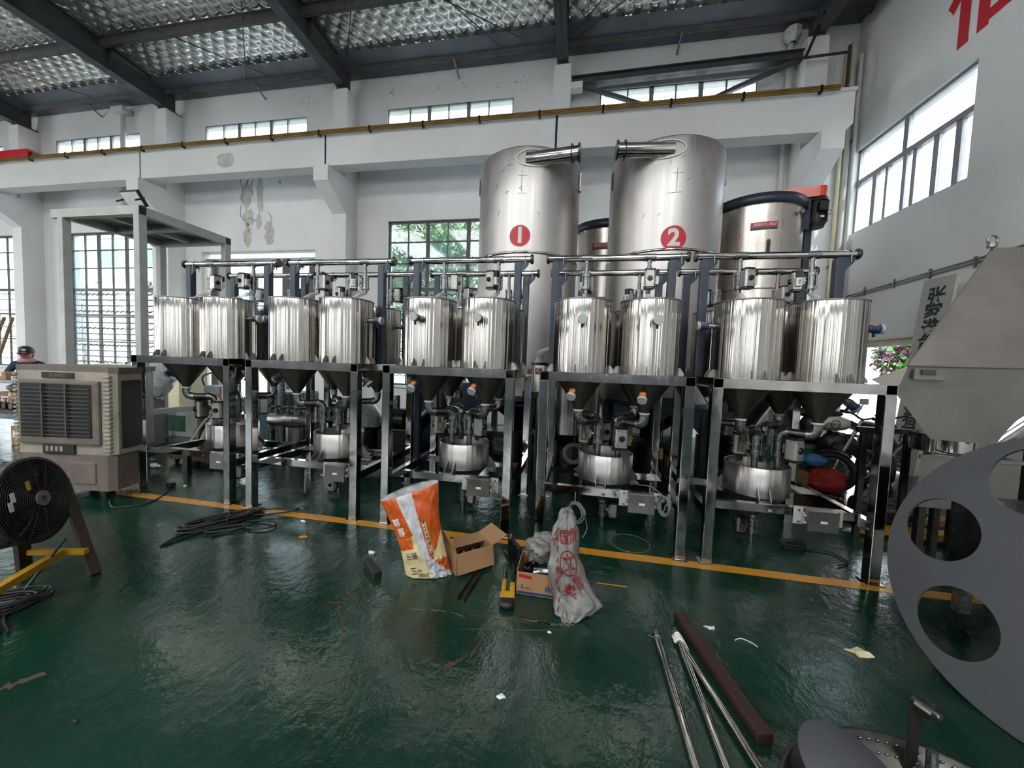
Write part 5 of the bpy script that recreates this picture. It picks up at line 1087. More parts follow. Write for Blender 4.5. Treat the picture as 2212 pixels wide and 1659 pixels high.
b.add([(-.48, 9.04, 8.2), (4.36, 9.04, 8.27), (4.36, 9.055, 8.27), (-.48, 9.055, 8.2), (-.48, 9.04, 8.38), (4.36, 9.04, 8.45), (4.36, 9.055, 8.45), (-.48, 9.055, 8.38)], [(3, 2, 1, 0), (4, 5, 6, 7), (0, 1, 5, 4), (1, 2, 6, 5), (2, 3, 7, 6), (3, 0, 4, 7)])
b.build('strut', 'rafter', t)
bar((-.30, 9.05, 8.22), (1.9, 9.05, 7.35), .09, .07, 'rafter', 'diagonal', t); bar((4.25, 9.05, 8.28), (1.9, 9.05, 7.35), .10, .08, 'rafter', 'diagonal', t)
MB().bx(-.52, -.22, 8.95, 9.16, 8.1, 8.24).build('end_bracket', 'wall', t)
t = thing('rusty_rod', 'rusty rods crossing above the end of the crane beam', 'rod', (4.6, 8.6, 7.9), world=True)
bar((3.96, 8.7, 8.05), (5.05, 8.7, 8.09), .035, .035, 'rust', 'crossrod', t); bar((5.02, 8.7, 7.22), (5.03, 8.7, 8.22), .04, .04, 'rust', 'upright', t); bar((4.66, 8.75, 9.2), (4.26, 8.72, 8.08), .045, .045, 'iron_brown', 'diagonal_rod', t)
# red wall characters (slogan) on the right wall, only the lowest part of one is in view
o = text_on('信', 1.45, Matrix(((0, 0, -1, XR-.004), (-1, 0, 0, 6.62), (0, 1, 0, 7.36), (0, 0, 0, 1))), 'red_paint', 'wall_lettering', None, .035)
tag(o, 'big red character painted high on the right wall', 'lettering')
# conduits
t = thing('wall_conduit', 'pair of thin conduits running along the right wall', 'conduit', (XR-.03, 7.6, 3.3), world=True)
for k in range(2): MB().tube([(XR-.025, 9.1, 3.27+.05*k), (XR-.025, 5.4, 3.34+.05*k)], .012, 6).build('conduit', 'galv', t)
for y in (8.6, 7.9, 7.2, 6.5): MB().bx(XR-.03, XR, y-.012, y+.012, 3.25, 3.41).build('clip', 'galv', t)
# company name board leaning on the right wall
t = thing('name_board', 'tall white company name board with vertical black characters leaning on the right wall', 'sign', (5.5, 6.95, 0), world=True)
bmx = Matrix(((0, -.03, -1, 5.44), (-1, -.16, 0, 7.20), (0, 1, 0, 0), (0, 0, 0, 1)))
MB().bx(-.26, .26, 0.02, 3.16, -.02, .02, bmx).build('board', 'wall_sign', t)
for k, ch in enumerate('张家港市海润机械有限公司'): text_on(ch, .30, bmx @ Matrix.Translation((0, 2.86-.245*k, .022)), 'sign_ink', 'character', t, .009)
# peeling plaster on the back wall and the beam
rn = random.Random(3); wb = bpy.data.objects['wall_back']
def flake(pts, y, m, th=.004):
    n = len(pts); return MB().add([(x, y-th, z) for x, z in pts]+[(x, y+.002, z) for x, z in pts], [list(range(n))]+[(i, (i+1) % n, n+(i+1) % n, n+i) for i in range(n)]).build('plaster_flake', m, wb)
def ragged(cx, cz, w, h, n=34):
    s_ = rn.uniform(0, 50); return [(cx+w*cos(a)*(1+.55*noise.noise((cos(a)*2.3+s_, sin(a)*2.3, 0))+.12*rn.uniform(-1, 1)), cz+h*sin(a)*(1+.45*noise.noise((cos(a)*2.3, sin(a)*2.3+s_, 4))+.06*rn.uniform(-1, 1))) for a in [-2*pi*k/n for k in range(n)]]
mat('plaster_bare', '#c3c0ba', .85, 0, .2, 5, .2); mat('crack', '#4c4a47', .9, 0, .2, 8)
for cx, cz, w, h in ((-9.88, 6.3, .17, .42), (-9.80, 5.65, .20, .25), (-9.84, 5.1, .14, .32), (-9.1, 5.15, .16, .36), (-9.4, 6.25, .12, .5), (-9.45, 5.5, .10, .22)): flake(ragged(cx, cz, w, h), YB-.001, 'plaster_bare')
for pts in ([(-10.06, 6.78), (-10.0, 6.3), (-10.08, 5.7), (-9.92, 5.55), (-9.78, 5.25), (-9.95, 4.95), (-9.9, 4.8)], [(-9.1, 5.75), (-9.0, 5.5), (-9.1, 5.2), (-8.95, 4.95)], [(-9.66, 6.75), (-9.7, 6.5), (-9.62, 6.2)], [(-8.8, 6.65), (-8.72, 6.55), (-8.75, 6.7)], [(-9.85, 5.6), (-9.7, 5.62), (-9.62, 5.5)]):
    q = []
    for (x0, z0), (x1, z1) in zip(pts[:-1], pts[1:]):
        for f in (0, .2, .4, .6, .8): q.append((x0+(x1-x0)*f+.03*rn.uniform(-1, 1), YB-.002, z0+(z1-z0)*f))
    MB().tube(q, [.004+.006*rn.random() for _ in q], 4).build('plaster_crack', 'crack', wb)
for k in range(26):
    cx = rn.choice((-3.85, -3.75, -2.3, -1.85, -7.95, -7.8, -3.2, -5.2))+.16*rn.uniform(-1, 1); cz = 8.72+.14*rn.uniform(-1, 1)
    L_ = rn.uniform(.03, .09); a_ = rn.uniform(-.6, 1.6); MB().tube([(cx, YB-.002, cz), (cx+L_*.5*cos(a_)+.01, YB-.002, cz+L_*.5*sin(a_)), (cx+L_*cos(a_), YB-.002, cz+L_*sin(a_))], [.003, .007, .002], 4).build('plaster_crack', 'crack', wb)
cb = [o for o in bpy.data.objects if o.name.startswith('crane_beam')][2]
n = 14; pts = ragged(-9.35, 6.66, .26, .2, 16); m_ = len(pts)
MB().add([(x, 8.277, z) for x, z in pts]+[(x, 8.285, z) for x, z in pts], [list(range(m_))]+[(i, (i+1) % m_, m_+(i+1) % m_, m_+i) for i in range(m_)]).build('plaster_patch', 'plaster_bare', cb)

# ================================================================ RIGHT SIDE
# stainless hopper bin on its stand
t = thing('hopper_bin', 'large dull stainless hopper bin with slanted sides at the right', 'hopper', (3.3, 3.8, 0), world=True)
FR = [(2.375, 3.50, 1.585), (2.55, 3.40, 1.70), (3.95, 3.40, 1.72), (3.95, 3.42, 1.45), (3.16, 3.42, 1.115), (2.76, 3.42, 1.13), (2.50, 3.42, 1.48)]     # front lower outline
BK = [(x*1.17+.06, y*1.17, z) for x, y, z in FR]; nF = 7
Tp = [(3.30, 3.72, 2.70), (3.95, 3.72, 2.72), (4.10, 4.2, 2.72), (3.82, 4.2, 2.72)]
b = MB().add(FR+BK, [(0, 6, 1), (1, 6, 5, 4, 3, 2)]+[(i, (i+1) % 7, 7+(i+1) % 7, 7+i) for i in range(7) if i != 1]); b.build('lower_cone', 'bin_steel', t)
b = MB().add([FR[1], FR[2], BK[2], BK[1]]+Tp, [(0, 1, 5, 4), (1, 2, 6, 5), (2, 3, 7, 6), (3, 0, 4, 7), (4, 5, 6, 7)]); b.build('upper_hood', 'bin_steel', t)
b = MB().bx(2.58, 2.78, 3.375, 3.392, 1.60, 1.68); b.build('latch_plate', 'steel_plain', t); MB().bx(2.62, 2.71, 3.362, 3.376, 1.635, 1.675).build('latch_slot', 'steel_dark', t)
MB().tube([(2.55, 3.395, 1.702), (3.95, 3.395, 1.722)], .008, 6).build('seam', 'steel_plain', t); MB().tube([(2.55, 3.398, 1.70), (3.30, 3.718, 2.70)], .005, 6).build('edge_bar', 'bin_steel', t)
MB().cyl((3.22, 3.50, 1.12), (3.80, 3.36, 1.80), .085, None, 24).build('feed_tube', 'polish', t)
MB().tube(arc((3.28, 3.70, 2.76), .035, 0, 2*pi, 12)[:-1], .008, 6, True).cyl((3.28, 3.70, 2.70), (3.28, 3.70, 2.73), .03, None, 12).build('lifting_eye', 'galv', t)
MB().cyl((3.16, 3.80, .98), (3.16, 3.80, 1.13), .2, None, 28).build('outlet_collar', 'polish', t)
for x, y in ((3.55, 3.55), (3.85, 3.55), (3.55, 4.1), (3.85, 4.1)): MB().cbx(x-.03, x+.03, y-.03, y+.03, 0, 1.62, .004).build('leg', 'steel_dark', t)
t = thing('weigh_box', 'plain stainless box cabinet with a small orange dot under the hopper', 'cabinet', (3.3, 3.8, 0), world=True)
MB().prism([(2.79, 3.52), (3.46, 3.52), (3.66, 4.05), (3.26, 4.05)], .55, .975).build('body', 'bin_steel', t); MB().cyl((2.92, 3.519, .86), (2.92, 3.513, .86), .012, None, 14).build('indicator', 'orange_guard', t); MB().bx(2.78, 3.47, 3.51, 3.525, .955, .985).build('top_edge', 'steel_plain', t)
for x, y in ((2.86, 3.57), (3.42, 3.57), (3.32, 4.0), (3.58, 4.0)): MB().bx(x-.025, x+.025, y-.025, y+.025, 0, .552).build('leg', 'steel_dark', t)
# side rail / long bar behind rack
solo('flat_bar', MB().cbx(2.74, 3.24, 4.14, 4.18, 1.06, 1.11, .003).cbx(2.78, 2.83, 4.14, 4.18, .0, 1.06, .003).cbx(3.15, 3.20, 4.14, 4.18, 0, 1.06, .003), 'steel_dark', 'dark steel trestle bar behind the right end rack', 'trestle', (3.0, 4.16, 0))
# perforated round tube plate leaning in the right foreground
pc = Vector((2.19592, 2.02390, .68607)); pu = Vector((.20821, -.97808, 0)); pv = Vector((.27170, .05784, .96064)); pn = pu.cross(pv)
cu = bpy.data.curves.new('plate', 'CURVE'); cu.dimensions = '2D'; cu.fill_mode = 'BOTH'; cu.extrude = .007
def ring(cx, cy, r, n=72):
    s = cu.splines.new('POLY'); s.points.add(n-1); s.use_cyclic_u = True
    for k in range(n): s.points[k].co = (cx+r*cos(2*pi*k/n), cy+r*sin(2*pi*k/n), 0, 1)
ring(0, 0, .712, 128)
for k in range(6): a = radians(174+60*k); ring(.478*cos(a), .478*sin(a), .175)
co = bpy.data.objects.new('plate', cu); COL.objects.link(co); dg = bpy.context.evaluated_depsgraph_get(); dg.update(); pm = bpy.data.meshes.new_from_object(co.evaluated_get(dg)); bpy.data.objects.remove(co)
po = bpy.data.objects.new('tube_plate', pm); COL.objects.link(po); pm.materials.append(MATS['plate_grey'])
po.matrix_world = Matrix(((pu.x, pv.x, pn.x, pc.x), (pu.y, pv.y, pn.y, pc.y), (pu.z, pv.z, pn.z, pc.z+.002), (0, 0, 0, 1)))
tag(po, 'big grey round plate with large circular holes leaning in the right foreground', 'plate')
t = thing('black_machine', 'black machine housing with warning labels behind the round plate', 'machine', (2.75, 2.5, 0), world=True)
MB().cbx(2.44, 3.0, 2.10, 2.85, .30, .86, .03).build('housing', 'black_gloss', t); 
for k in range(6): MB().bx(2.436, 2.44, 2.2, 2.8, .72+.02*k, .728+.02*k).build('vent_slot', 'black', t)
MB().bx(2.434, 2.44, 2.30, 2.36, .60, .68).build('label', 'white', t); MB().bx(2.434, 2.44, 2.30, 2.36, .685, .70).build('label_band', 'red', t); MB().bx(2.434, 2.44, 2.52, 2.56, .62, .66).build('warning_label', 'yellow', t)
for x in (2.5, 2.94):
    for y in (2.18, 2.78): MB().cyl((x-.02, y, .06), (x+.02, y, .06), .06, None, 16).build('caster', 'rubber', t); MB().bx(x-.03, x+.03, y-.03, y+.03, .11, .31).build('caster_fork', 'galv', t)
solo('prop_post', MB().cbx(2.40, 2.46, 1.93, 2.03, 0, 1.42, .004).cbx(2.40, 2.80, 1.9, 2.06, 0, .03, .004), 'steel_dark', 'steel prop post carrying the leaning round plate', 'post', (2.5, 1.98, 0))
# pallet jack with motor lying on it
t = thing('pallet_jack', 'yellow hand pallet jack on the floor right of the racks', 'pallet jack', (3.6, 4.5, 0), world=True)
for y in (4.26, 4.70):
    MB().prism([(3.02, y-.08), (4.10, y-.08), (4.10, y+.08), (3.02, y+.08), (2.88, y+.05), (2.88, y-.05)], .035, .085).build('fork', 'yellow', t); MB().cyl((3.08, y-.04, .032), (3.08, y+.04, .032), .03, None, 14).build('roller', 'rubber', t)
MB().cbx(4.10, 4.28, 4.16, 4.80, .04, .42, .02).build('pump_frame', 'yellow', t); MB().cyl((4.36, 4.48, .0), (4.36, 4.48, .55), .06, None, 16).build('pump', 'black', t); bar((4.36, 4.48, .5), (4.6, 4.48, 1.2), .04, .04, 'yellow', 'tow_bar', t); MB().tube(arc((4.62, 4.48, 1.28), .12, 0, 2*pi, 16, (0, 1, 0))[:-1], .014, 8, True).build('handle', 'black', t)
for y in (4.40, 4.56): MB().cyl((4.36, y-.025, .075), (4.36, y+.025, .075), .075, None, 18).build('steer_wheel', 'rubber', t)
t = thing('lying_motor', 'dark dirty electric motor lying across the pallet jack forks', 'motor', (3.2, 4.5, .086), world=True)
MB().cyl((3.0, 4.50, .20), (3.50, 4.47, .20), .112, None, 24).build('frame', 'steel_dark', t); MB().cyl((3.50, 4.47, .20), (3.60, 4.465, .20), .08, .06, 20).build('end_bell', 'black', t); MB().cyl((3.60, 4.465, .20), (3.72, 4.46, .20), .022, None, 12).build('shaft', 'galv', t)
for k in range(16): a = 2*pi*k/16; MB().tube([(3.03, 4.498+.116*cos(a), .20+.116*sin(a)), (3.48, 4.471+.116*cos(a), .20+.116*sin(a))], .005, 4).build('fin', 'steel_dark', t)
# green machine cabinet
t = thing('green_machine', 'low machine cabinet with green panels and grey frame near the side door', 'machine', (3.2, 6.2, 0), world=True)
MB().cbx(1.95, 4.02, 6.17, 6.46, .0, .56, .01).build('frame', 'grey_paint', t)
for k in range(3): MB().bx(2.0+.67*k, 2.62+.67*k, 6.16, 6.17, .05, .50).build('panel', 'green', t)
MB().cbx(3.25, 3.62, 6.2, 6.4, .562, .70, .01).build('control_block', 'black', t); MB().bx(3.1, 3.6, 6.22, 6.26, .70, .735).build('lever', 'black', t)
solo('red_sack', blob((3.42, 5.72, .13), .24, 51, (1.1, .75, .8), .25, 24, 14, .003), 'red_bag', 'red printed sack slumped on the floor in front of the green machine', 'bag', (3.42, 5.72, 0))
solo('blue_bag', blob((3.32, 5.80, .40), .15, 52, (1.1, .8, .6), .3, 22, 12), 'blue_bag', 'light blue plastic bag on top of the red sack', 'bag', (3.32, 5.80, .32))
t = thing('wooden_crate', 'small brown crate left of the red sack', 'box', (3.05, 5.75, 0), world=True)
MB().cbx(2.9, 3.17, 5.62, 5.9, .0, .27, .006).build('box', 'wood', t)
for k in range(3): MB().bx(2.893, 3.177, 5.612, 5.62, .02+.085*k, .085+.085*k).build('slat', 'wood', t)
for k in range(4):
    x, y = 3.0+.13*k, 5.05+.1*((k*7) % 3); t = thing('loose_fitting', 'dark metal fitting on the floor behind the rightmost rack, %s one' % ('nearest left', 'second', 'third', 'farthest right')[k], 'fitting', (x, y, 0), 'dark fittings on the floor', world=True)
    MB().cbx(x-.06, x+.05, y-.05, y+.05, 0, .07, .01).build('block', ('black', 'blue')[k % 2], t); MB().cyl((x+.05, y, .04), (x+.10, y, .04), .02, None, 10).build('nipple', 'galv', t)
# motorcycle with white tank
t = thing('motorcycle', 'small motorcycle with white fuel tank and chrome fork by the side door', 'motorcycle', (3.8, 5.95, 0), world=True)
def wheel(c, ax, r, par, nm):
    c = V3(c); ax = V3(ax).normalized(); u = ax.cross(Vector((0, 0, 1))).normalized(); v = Vector((0, 0, 1)); v = u.cross(ax)
    w = MB().tube([c+u*(r*cos(a))+v*(r*sin(a)) for a in [2*pi*k/32 for k in range(32)]], .045, 10, True).build(nm, 'rubber', par)
    MB().tube([c+u*((r-.05)*cos(a))+v*((r-.05)*sin(a)) for a in [2*pi*k/32 for k in range(32)]], .012, 8, True).build('rim', 'galv', w); MB().cyl(c-ax*.04, c+ax*.04, .045, None, 16).build('hub', 'steel_dark', w)
    b = MB()
    for k in range(10): a = 2*pi*k/10; b.tube([c, c+u*((r-.05)*cos(a))+v*((r-.05)*sin(a))], .005, 5)
    b.build('spokes', 'galv', w); return u, v
u, v = wheel((3.53, 5.74, .275), (-.62, -.78, .0), .23, t, 'front_wheel')
wheel((4.28, 6.25, .26), (-.55, .83, 0), .22, t, 'rear_wheel')
H = Vector((3.86, 5.78, 1.0))
for s in (-1, 1): o_ = Vector((-.62, -.78, 0))*(.055*s); MB().tube([Vector((3.53, 5.74, .275))+o_, Vector((3.66, 5.755, .58))+o_, H+o_], [.02, .024, .018], 10).build('fork_leg', 'galv', t)
MB().tube([Vector((3.53, 5.74, .275))+u*(.285*cos(a))+v*(.285*sin(a)) for a in [radians(25+13*k) for k in range(9)]], .035, 8).build('mudguard', 'black_gloss', t)
MB().tube(spline([(3.55, 5.70, 1.13), (3.70, 5.72, 1.10), (3.86, 5.78, 1.02), (4.02, 5.85, 1.03), (4.14, 5.90, 1.0)], 6), .014, 8).build('handlebar', 'black', t)
for a, c in (((3.55, 5.70, 1.13), (3.65, 5.715, 1.115)), ((4.04, 5.86, 1.03), (4.14, 5.90, 1.0))): MB().cyl(a, c, .022, None, 10).build('grip', 'rubber', t)
MB().cbx(-.05, .05, -.012, .012, -.04, .04, .01, Matrix.Translation((3.80, 5.68, 1.27))).build('mirror', 'grey_cap', t); MB().tube([(3.76, 5.73, 1.08), (3.80, 5.69, 1.24)], .006, 6).build('mirror_stem', 'black', t)
tk = blob((3.58, 5.95, .93), .27, 61, (1.0, .55, .42), .04, 28, 16).build('fuel_tank', 'tank_white', t)
MB().tube(arc((3.56, 5.795, .93), .055, 0, 2*pi, 20)[:-1], .005, 6, True).tube([(3.42, 5.80, .89), (3.48, 5.795, .95), (3.51, 5.795, .89), (3.54, 5.79, .93)], .005, 6).tube([(3.50, 5.795, .93), (3.56, 5.79, .94), (3.61, 5.79, .93)], .004, 6).build('emblem', 'sign_ink', tk)
blob((3.45, 6.0, 1.06), .30, 62, (1.0, .5, .28), .06, 26, 14).build('seat', 'black', t); blob((3.33, 5.98, .86), .18, 64, (.6, .7, .9), .06, 20, 12).build('side_cover', 'black', t)
blob((3.72, 5.98, .62), .22, 63, (1.1, .7, .8), .25, 22, 14).build('engine', 'black', t); MB().cyl((3.62, 5.80, .60), (3.62, 5.9, .60), .07, None, 18).build('crankcase_cover', 'steel_dark', t)
MB().tube(spline([(3.70, 5.85, .55), (3.80, 5.80, .35), (4.0, 5.95, .30), (4.4, 6.25, .33)], 6), .03, 10).build('exhaust', 'steel_dark', t); bar((3.60, 6.0, .80), (4.28, 6.25, .30), .04, .05, 'black', 'swing_arm', t); bar((3.75, 5.9, .95), (4.2, 6.2, .80), .12, .07, 'black', 'rear_frame', t)
MB().cyl((3.90, 5.70, .86), (3.95, 5.78, .86), .075, .06, 18).build('headlamp', 'black_gloss', t)
for x in (3.80, 4.02): MB().cbx(x-.025, x+.025, 5.72, 5.76, .77, .81, .006).build('indicator', 'orange', t)
# second dark scooter further back
t = thing('scooter', 'dark electric scooter parked behind the motorcycle', 'scooter', (4.6, 6.6, 0), world=True)
wheel((4.70, 6.42, .22), (-.9, .45, 0), .18, t, 'wheel'); wheel((4.95, 7.25, .22), (-.9, .3, 0), .18, t, 'wheel')
blob((4.80, 6.85, .55), .26, 71, (.7, 1.2, .7), .1, 22, 12).build('body', 'black', t); blob((4.86, 7.05, .80), .22, 72, (.6, 1.1, .3), .05, 20, 10).build('seat', 'black', t); MB().tube([(4.70, 6.42, .22), (4.73, 6.52, .75), (4.75, 6.56, .98)], .03, 10).build('steering_column', 'black', t); MB().tube(spline([(4.5, 6.48, 1.02), (4.75, 6.56, .98), (5.0, 6.62, 1.02)], 5), .016, 8).build('handlebar', 'black', t); MB().sph((4.70, 6.46, .85), .07, 14).build('headlamp', 'black_gloss', t)

# ================================================================ FOREGROUND CLUTTER
# ---- orange printed film sack standing on the line
BL, BR, TL, TR_ = Vector((-1.205, 2.47, .0)), Vector((-.875, 2.57, .0)), Vector((-1.445, 2.50, .525)), Vector((-1.005, 2.56, .70))
def sack_pt(u, v, back):
    # u 0..1 left to right, v 0..1 bottom to top
    p = (BL*(1-u)+BR*u)*(1-v)+(TL*(1-u)+TR_*u)*v
    p += Vector((.035*sin(pi*v)*(1-2*u), 0, 0))
    bul = sin(pi*min(1, max(0, u)))**.6
    dep = (.075*(1-v)**.5+.035*v)*bul
    wr = .012*noise.noise((u*5, v*6, 1.3+3*back))+.006*noise.noise((u*14, v*11, 7+back))
    if not back and u > .55 and v < .22: wr -= .022*noise.noise((u*22, v*26, 2.2))
    n = Vector((.28, -.93, .1)).normalized()
    q = p+n*((dep+wr) if not back else -(dep+.02)+wr)
    q.z = max(q.z, .002+.002*v) if v < .02 else q.z+(.035*v*v*bul if back else -.012*v*v*bul)
    return q
t = thing('printed_sack', 'open orange and clear printed plastic sack standing beside the cartons', 'sack', (-1.05, 2.52, 0), world=True)
NU, NV = 96, 112; cls = {'orange_print': [], 'clear_strip': [], 'cream_print': []}
vs = [sack_pt(i/NU, j/NV, 0) for j in range(NV+1) for i in range(NU+1)]
for j in range(NV):
    for i in range(NU):
        u, v = (i+.5)/NU, (j+.5)/NV; lo = .30+.30*(1-v)**1.4; hi = .56+.12*(1-v)+(.36*max(0, (.25-v)/.25))
        f = (j*(NU+1)+i, j*(NU+1)+i+1, (j+1)*(NU+1)+i+1, (j+1)*(NU+1)+i)
        if lo < u < hi: k = 'clear_strip'
        elif u <= lo:
            k = 'cream_print' if v < .50-.05*sin(u*9) and not ((u < .34) and .36 < v < .47) and not ((u-.05)**2/.06+(v-.42)**2/.006 < 1 and v < .44) else 'orange_print'
        else: k = 'cream_print' if .20 < v < .30+.35*max(0, u-.82)*3 and u > .74 else 'orange_print'
        cls[k].append(f)
mat('sack_orange', '#b94d0c', .38, 0, .18, 9, .35, 22, coat=.2); mat('sack_cream', '#c9b98a', .45, 0, .1, 9, .3, 22)
for k, m in (('orange_print', 'sack_orange'), ('clear_strip', 'film'), ('cream_print', 'sack_cream')):
    b = MB(); idx = sorted({i for f in cls[k] for i in f}); mp = {a: n for n, a in enumerate(idx)}; b.add([vs[i] for i in idx], [[mp[i] for i in f] for f in cls[k]], True); b.build(k, m, t)
b = MB(); vb = [sack_pt(i/NU, j/NV, 1) for j in range(NV+1) for i in range(NU+1)]; b.add(vb, [(j*(NU+1)+i+1, j*(NU+1)+i, (j+1)*(NU+1)+i, (j+1)*(NU+1)+i+1) for j in range(NV) for i in range(NU)], True); b.build('back_sheet', 'film', t)
def sw(cu_, cv, sx, sy, rot): 
    def f(p):
        x, y = p.x*cos(rot)-p.y*sin(rot), p.x*sin(rot)+p.y*cos(rot)
        q = sack_pt(cu_+x*sx, cv+y*sy, 0); return q+Vector((.28, -.93, .1)).normalized()*.006
    return f
text_on('尊', .09, None, 'white', 'lettering', t, .0008, sw(.15, .70, 2.0, 1.25, .12)); text_on('厚', .09, None, 'white', 'lettering', t, .0008, sw(.19, .575, 2.0, 1.25, .12))
text_on('东北珍珠米', .034, None, 'orange', 'lettering', t, .0006, sw(.20, .475, 2.0, 1.3, .12)); text_on('云装', .07, None, 'black', 'handwriting', t, .0005, sw(.26, .27, 2.0, 1.3, .1)); text_on('三~', .06, None, 'black', 'handwriting', t, .001, sw(.28, .09, 2.7, 1.6, .2))
b = MB()
for i in range(10):
    v0, v1 = .28+.036*i, .28+.036*(i+1); e0, e1 = .60+.12*(1-v0), .60+.12*(1-v1); off = Vector((.28, -.93, .1)).normalized()*.004
    b.add([sack_pt(e0, v0, 0)+off, sack_pt(e0+.075, v0, 0)+off, sack_pt(e1+.075, v1, 0)+off, sack_pt(e1, v1, 0)+off], [(0, 1, 2, 3)], True)
lb = b.build('printed_strip', 'cream', t)
text_on('M°8大米有限公司', .035, None, 'rust', 'lettering', t, .0008, lambda p: sack_pt(.635+.12*(1-(.46+p.x*1.7*-1))+p.y*2.0, .46-p.x*1.45, 0)+Vector((.28, -.93, .1)).normalized()*.007)
b = MB()
for i in range(12): u = .33+.018*i; off = Vector((.28, -.93, .1)).normalized()*.004; b.add([sack_pt(u, .015, 0)+off, sack_pt(u+.008, .015, 0)+off, sack_pt(u+.008, .06, 0)+off, sack_pt(u, .06, 0)+off], [(0, 1, 2, 3)])
b.build('barcode', 'sign_ink', t)['kind'] = 'stuff'
# ---- plain carton with half open flaps
t = thing('open_carton', 'plain brown carton with loose flaps next to the orange sack', 'box', (-.80, 2.68, 0), world=True)
A0 = Vector((-.83, 2.53, 0)); e1 = Vector((.72, .69, 0)).normalized(); e2 = Vector((-.69, .72, 0)).normalized(); w, d, h = .31, .25, .17; tk = .004
bm4 = Matrix(((e1.x, e2.x, 0, A0.x), (e1.y, e2.y, 0, A0.y), (0, 0, 1, 0.002), (0, 0, 0, 1)))
MB().bx(0, w, 0, d, 0, tk, bm4).build('bottom', 'card_in', t)
for x0_, x1_, y0_, y1_ in ((0, w, 0, tk), (0, w, d-tk, d), (0, tk, 0, d), (w-tk, w, 0, d)): MB().bx(x0_, x1_, y0_, y1_, 0, h, bm4).build('side', 'cardboard', t)
def flap(hx, hy, L, W, dirv, ang, nm='flap'):
    # hinge at (hx,hy,h), runs along L (local vec), opens by ang from vertical along dirv
    p = Vector((hx, hy, h)); a = p; c = p+Vector(L); o_ = Vector((dirv[0]*sin(ang), dirv[1]*sin(ang), cos(ang)))*W; nn = Vector(L).cross(o_).normalized()*tk
    q = [a, c, c+o_, a+o_]; MB().add([bm4 @ x for x in q]+[bm4 @ (x+nn) for x in q], [(3, 2, 1, 0), (4, 5, 6, 7), (0, 1, 5, 4), (1, 2, 6, 5), (2, 3, 7, 6), (3, 0, 4, 7)]).build(nm, 'cardboard', t)
flap(0, d, (w, 0, 0), .13, (0, -1, 0), radians(96)); flap(0, 0, (w, 0, 0), .15, (0, -1, 0), radians(168)); flap(w, 0, (0, d, 0), .14, (1, 0, 0), radians(68)); flap(0, 0, (0, d, 0), .12, (-1, 0, 0), radians(20))
for k in range(3): solo('pipe_clamp', MB().cyl(bm4 @ Vector((.06+.08*k, .10, .05)), bm4 @ Vector((.12+.08*k, .14, .09)), .028, None, 16), 'tinplate', ('shiny pipe fitting at the left inside the open carton', 'shiny pipe fitting in the middle of the open carton', 'shiny pipe fitting at the right inside the open carton')[k], 'fitting', bm4 @ Vector((.09+.08*k, .12, .03)))
# ---- printed carton with pipe fittings
t = thing('printed_carton', 'brown printed carton full of shiny pipe elbows', 'box', (-.2, 2.58, 0), world=True)
x0, x1, y0, y1, h2 = -.365, .03, 2.435, 2.735, .165
MB().bx(x0, x1, y0, y1, 0.001, .005).build('bottom', 'card_in', t)
for q in ((x0, x1, y0, y0+.005), (x0, x1, y1-.005, y1), (x0, x0+.005, y0, y1), (x1-.005, x1, y0, y1)): MB().bx(*q, 0.001, h2).build('side', 'cardboard', t)
pmx = lambda x, z: Matrix(((1, 0, 0, x), (0, 0, -1, y0-.0015), (0, 1, 0, z), (0, 0, 0, 1)))
MB().add([(x0+.02, y0-.001, .128), (x0+.115, y0-.001, .122), (x0+.105, y0-.001, .146), (x0+.02, y0-.001, .152)], [(0, 1, 2, 3)]).build('red_flash', 'red_bag', t)
MB().tube([(x0+.275+.028*cos(a), y0-.001, .132+.028*sin(a)) for a in [2*pi*k/24 for k in range(24)]], .003, 5, True).build('round_logo', 'red_bag', t); MB().cyl((x0+.275, y0-.0005, .132), (x0+.275, y0-.002, .132), .014, None, 16).build('logo_centre', 'red_bag', t)
MB().bx(x0+.015, x1-.01, y0-.0015, y0-.0005, .012, .03).build('blue_band', 'blue', t)
text_on('LYLLO', .034, pmx(x0+.275, .090), 'red_bag', 'lettering', t, .001); text_on('自动喷漆', .042, pmx(x0+.285, .064), 'blue', 'lettering', t, .0012); text_on('3', .042, pmx(x0+.045, .062), 'blue', 'lettering', t, .0015); text_on('AUTO SPRAY PAINT', .012, pmx(x0+.275, .042), 'sign_ink', 'lettering', t); MB().bx(x0+.065, x0+.10, y0-.0015, y0-.0005, .058, .062).bx(x0+.065, x0+.12, y0-.0015, y0-.0005, .048, .050).build('small_print', 'blue', t)
fit = [((-.30, 2.56, .06), (-.26, 2.60, .235), .038), ((-.33, 2.50, .05), (-.29, 2.52, .165), .034), ((-.24, 2.52, .12), (-.12, 2.50, .16), .045), ((-.22, 2.62, .14), (-.10, 2.60, .20), .040), ((-.26, 2.66, .10), (-.20, 2.66, .205), .036)]
for k, (a, c, r) in enumerate(fit):
    a, c = V3(a), V3(c); dd = (c-a).normalized(); t2 = thing('pipe_elbow', ('shiny pipe socket pointing up at the left of the printed carton', 'short shiny socket at the front corner of the printed carton', 'big shiny reducer lying across the front of the printed carton', 'shiny pipe piece with white tape end in the printed carton', 'shiny socket at the back of the printed carton')[k], 'pipe fitting', tuple(a), 'shiny pipe fittings in the printed carton', world=True)
    MB().tube([a, a+(c-a)*.45, a+(c-a)*.55, c], [r*.85, r*.85, r, r], 20, cap=False).build('sleeve', 'tinplate', t2); MB().tube([c-dd*.012, c], [r*1.08, r*1.08], 20, cap=False).cyl(c-dd*.03, c-dd*.029, r*.93, None, 20).build('mouth', 'black' if k != 3 else 'white', t2)
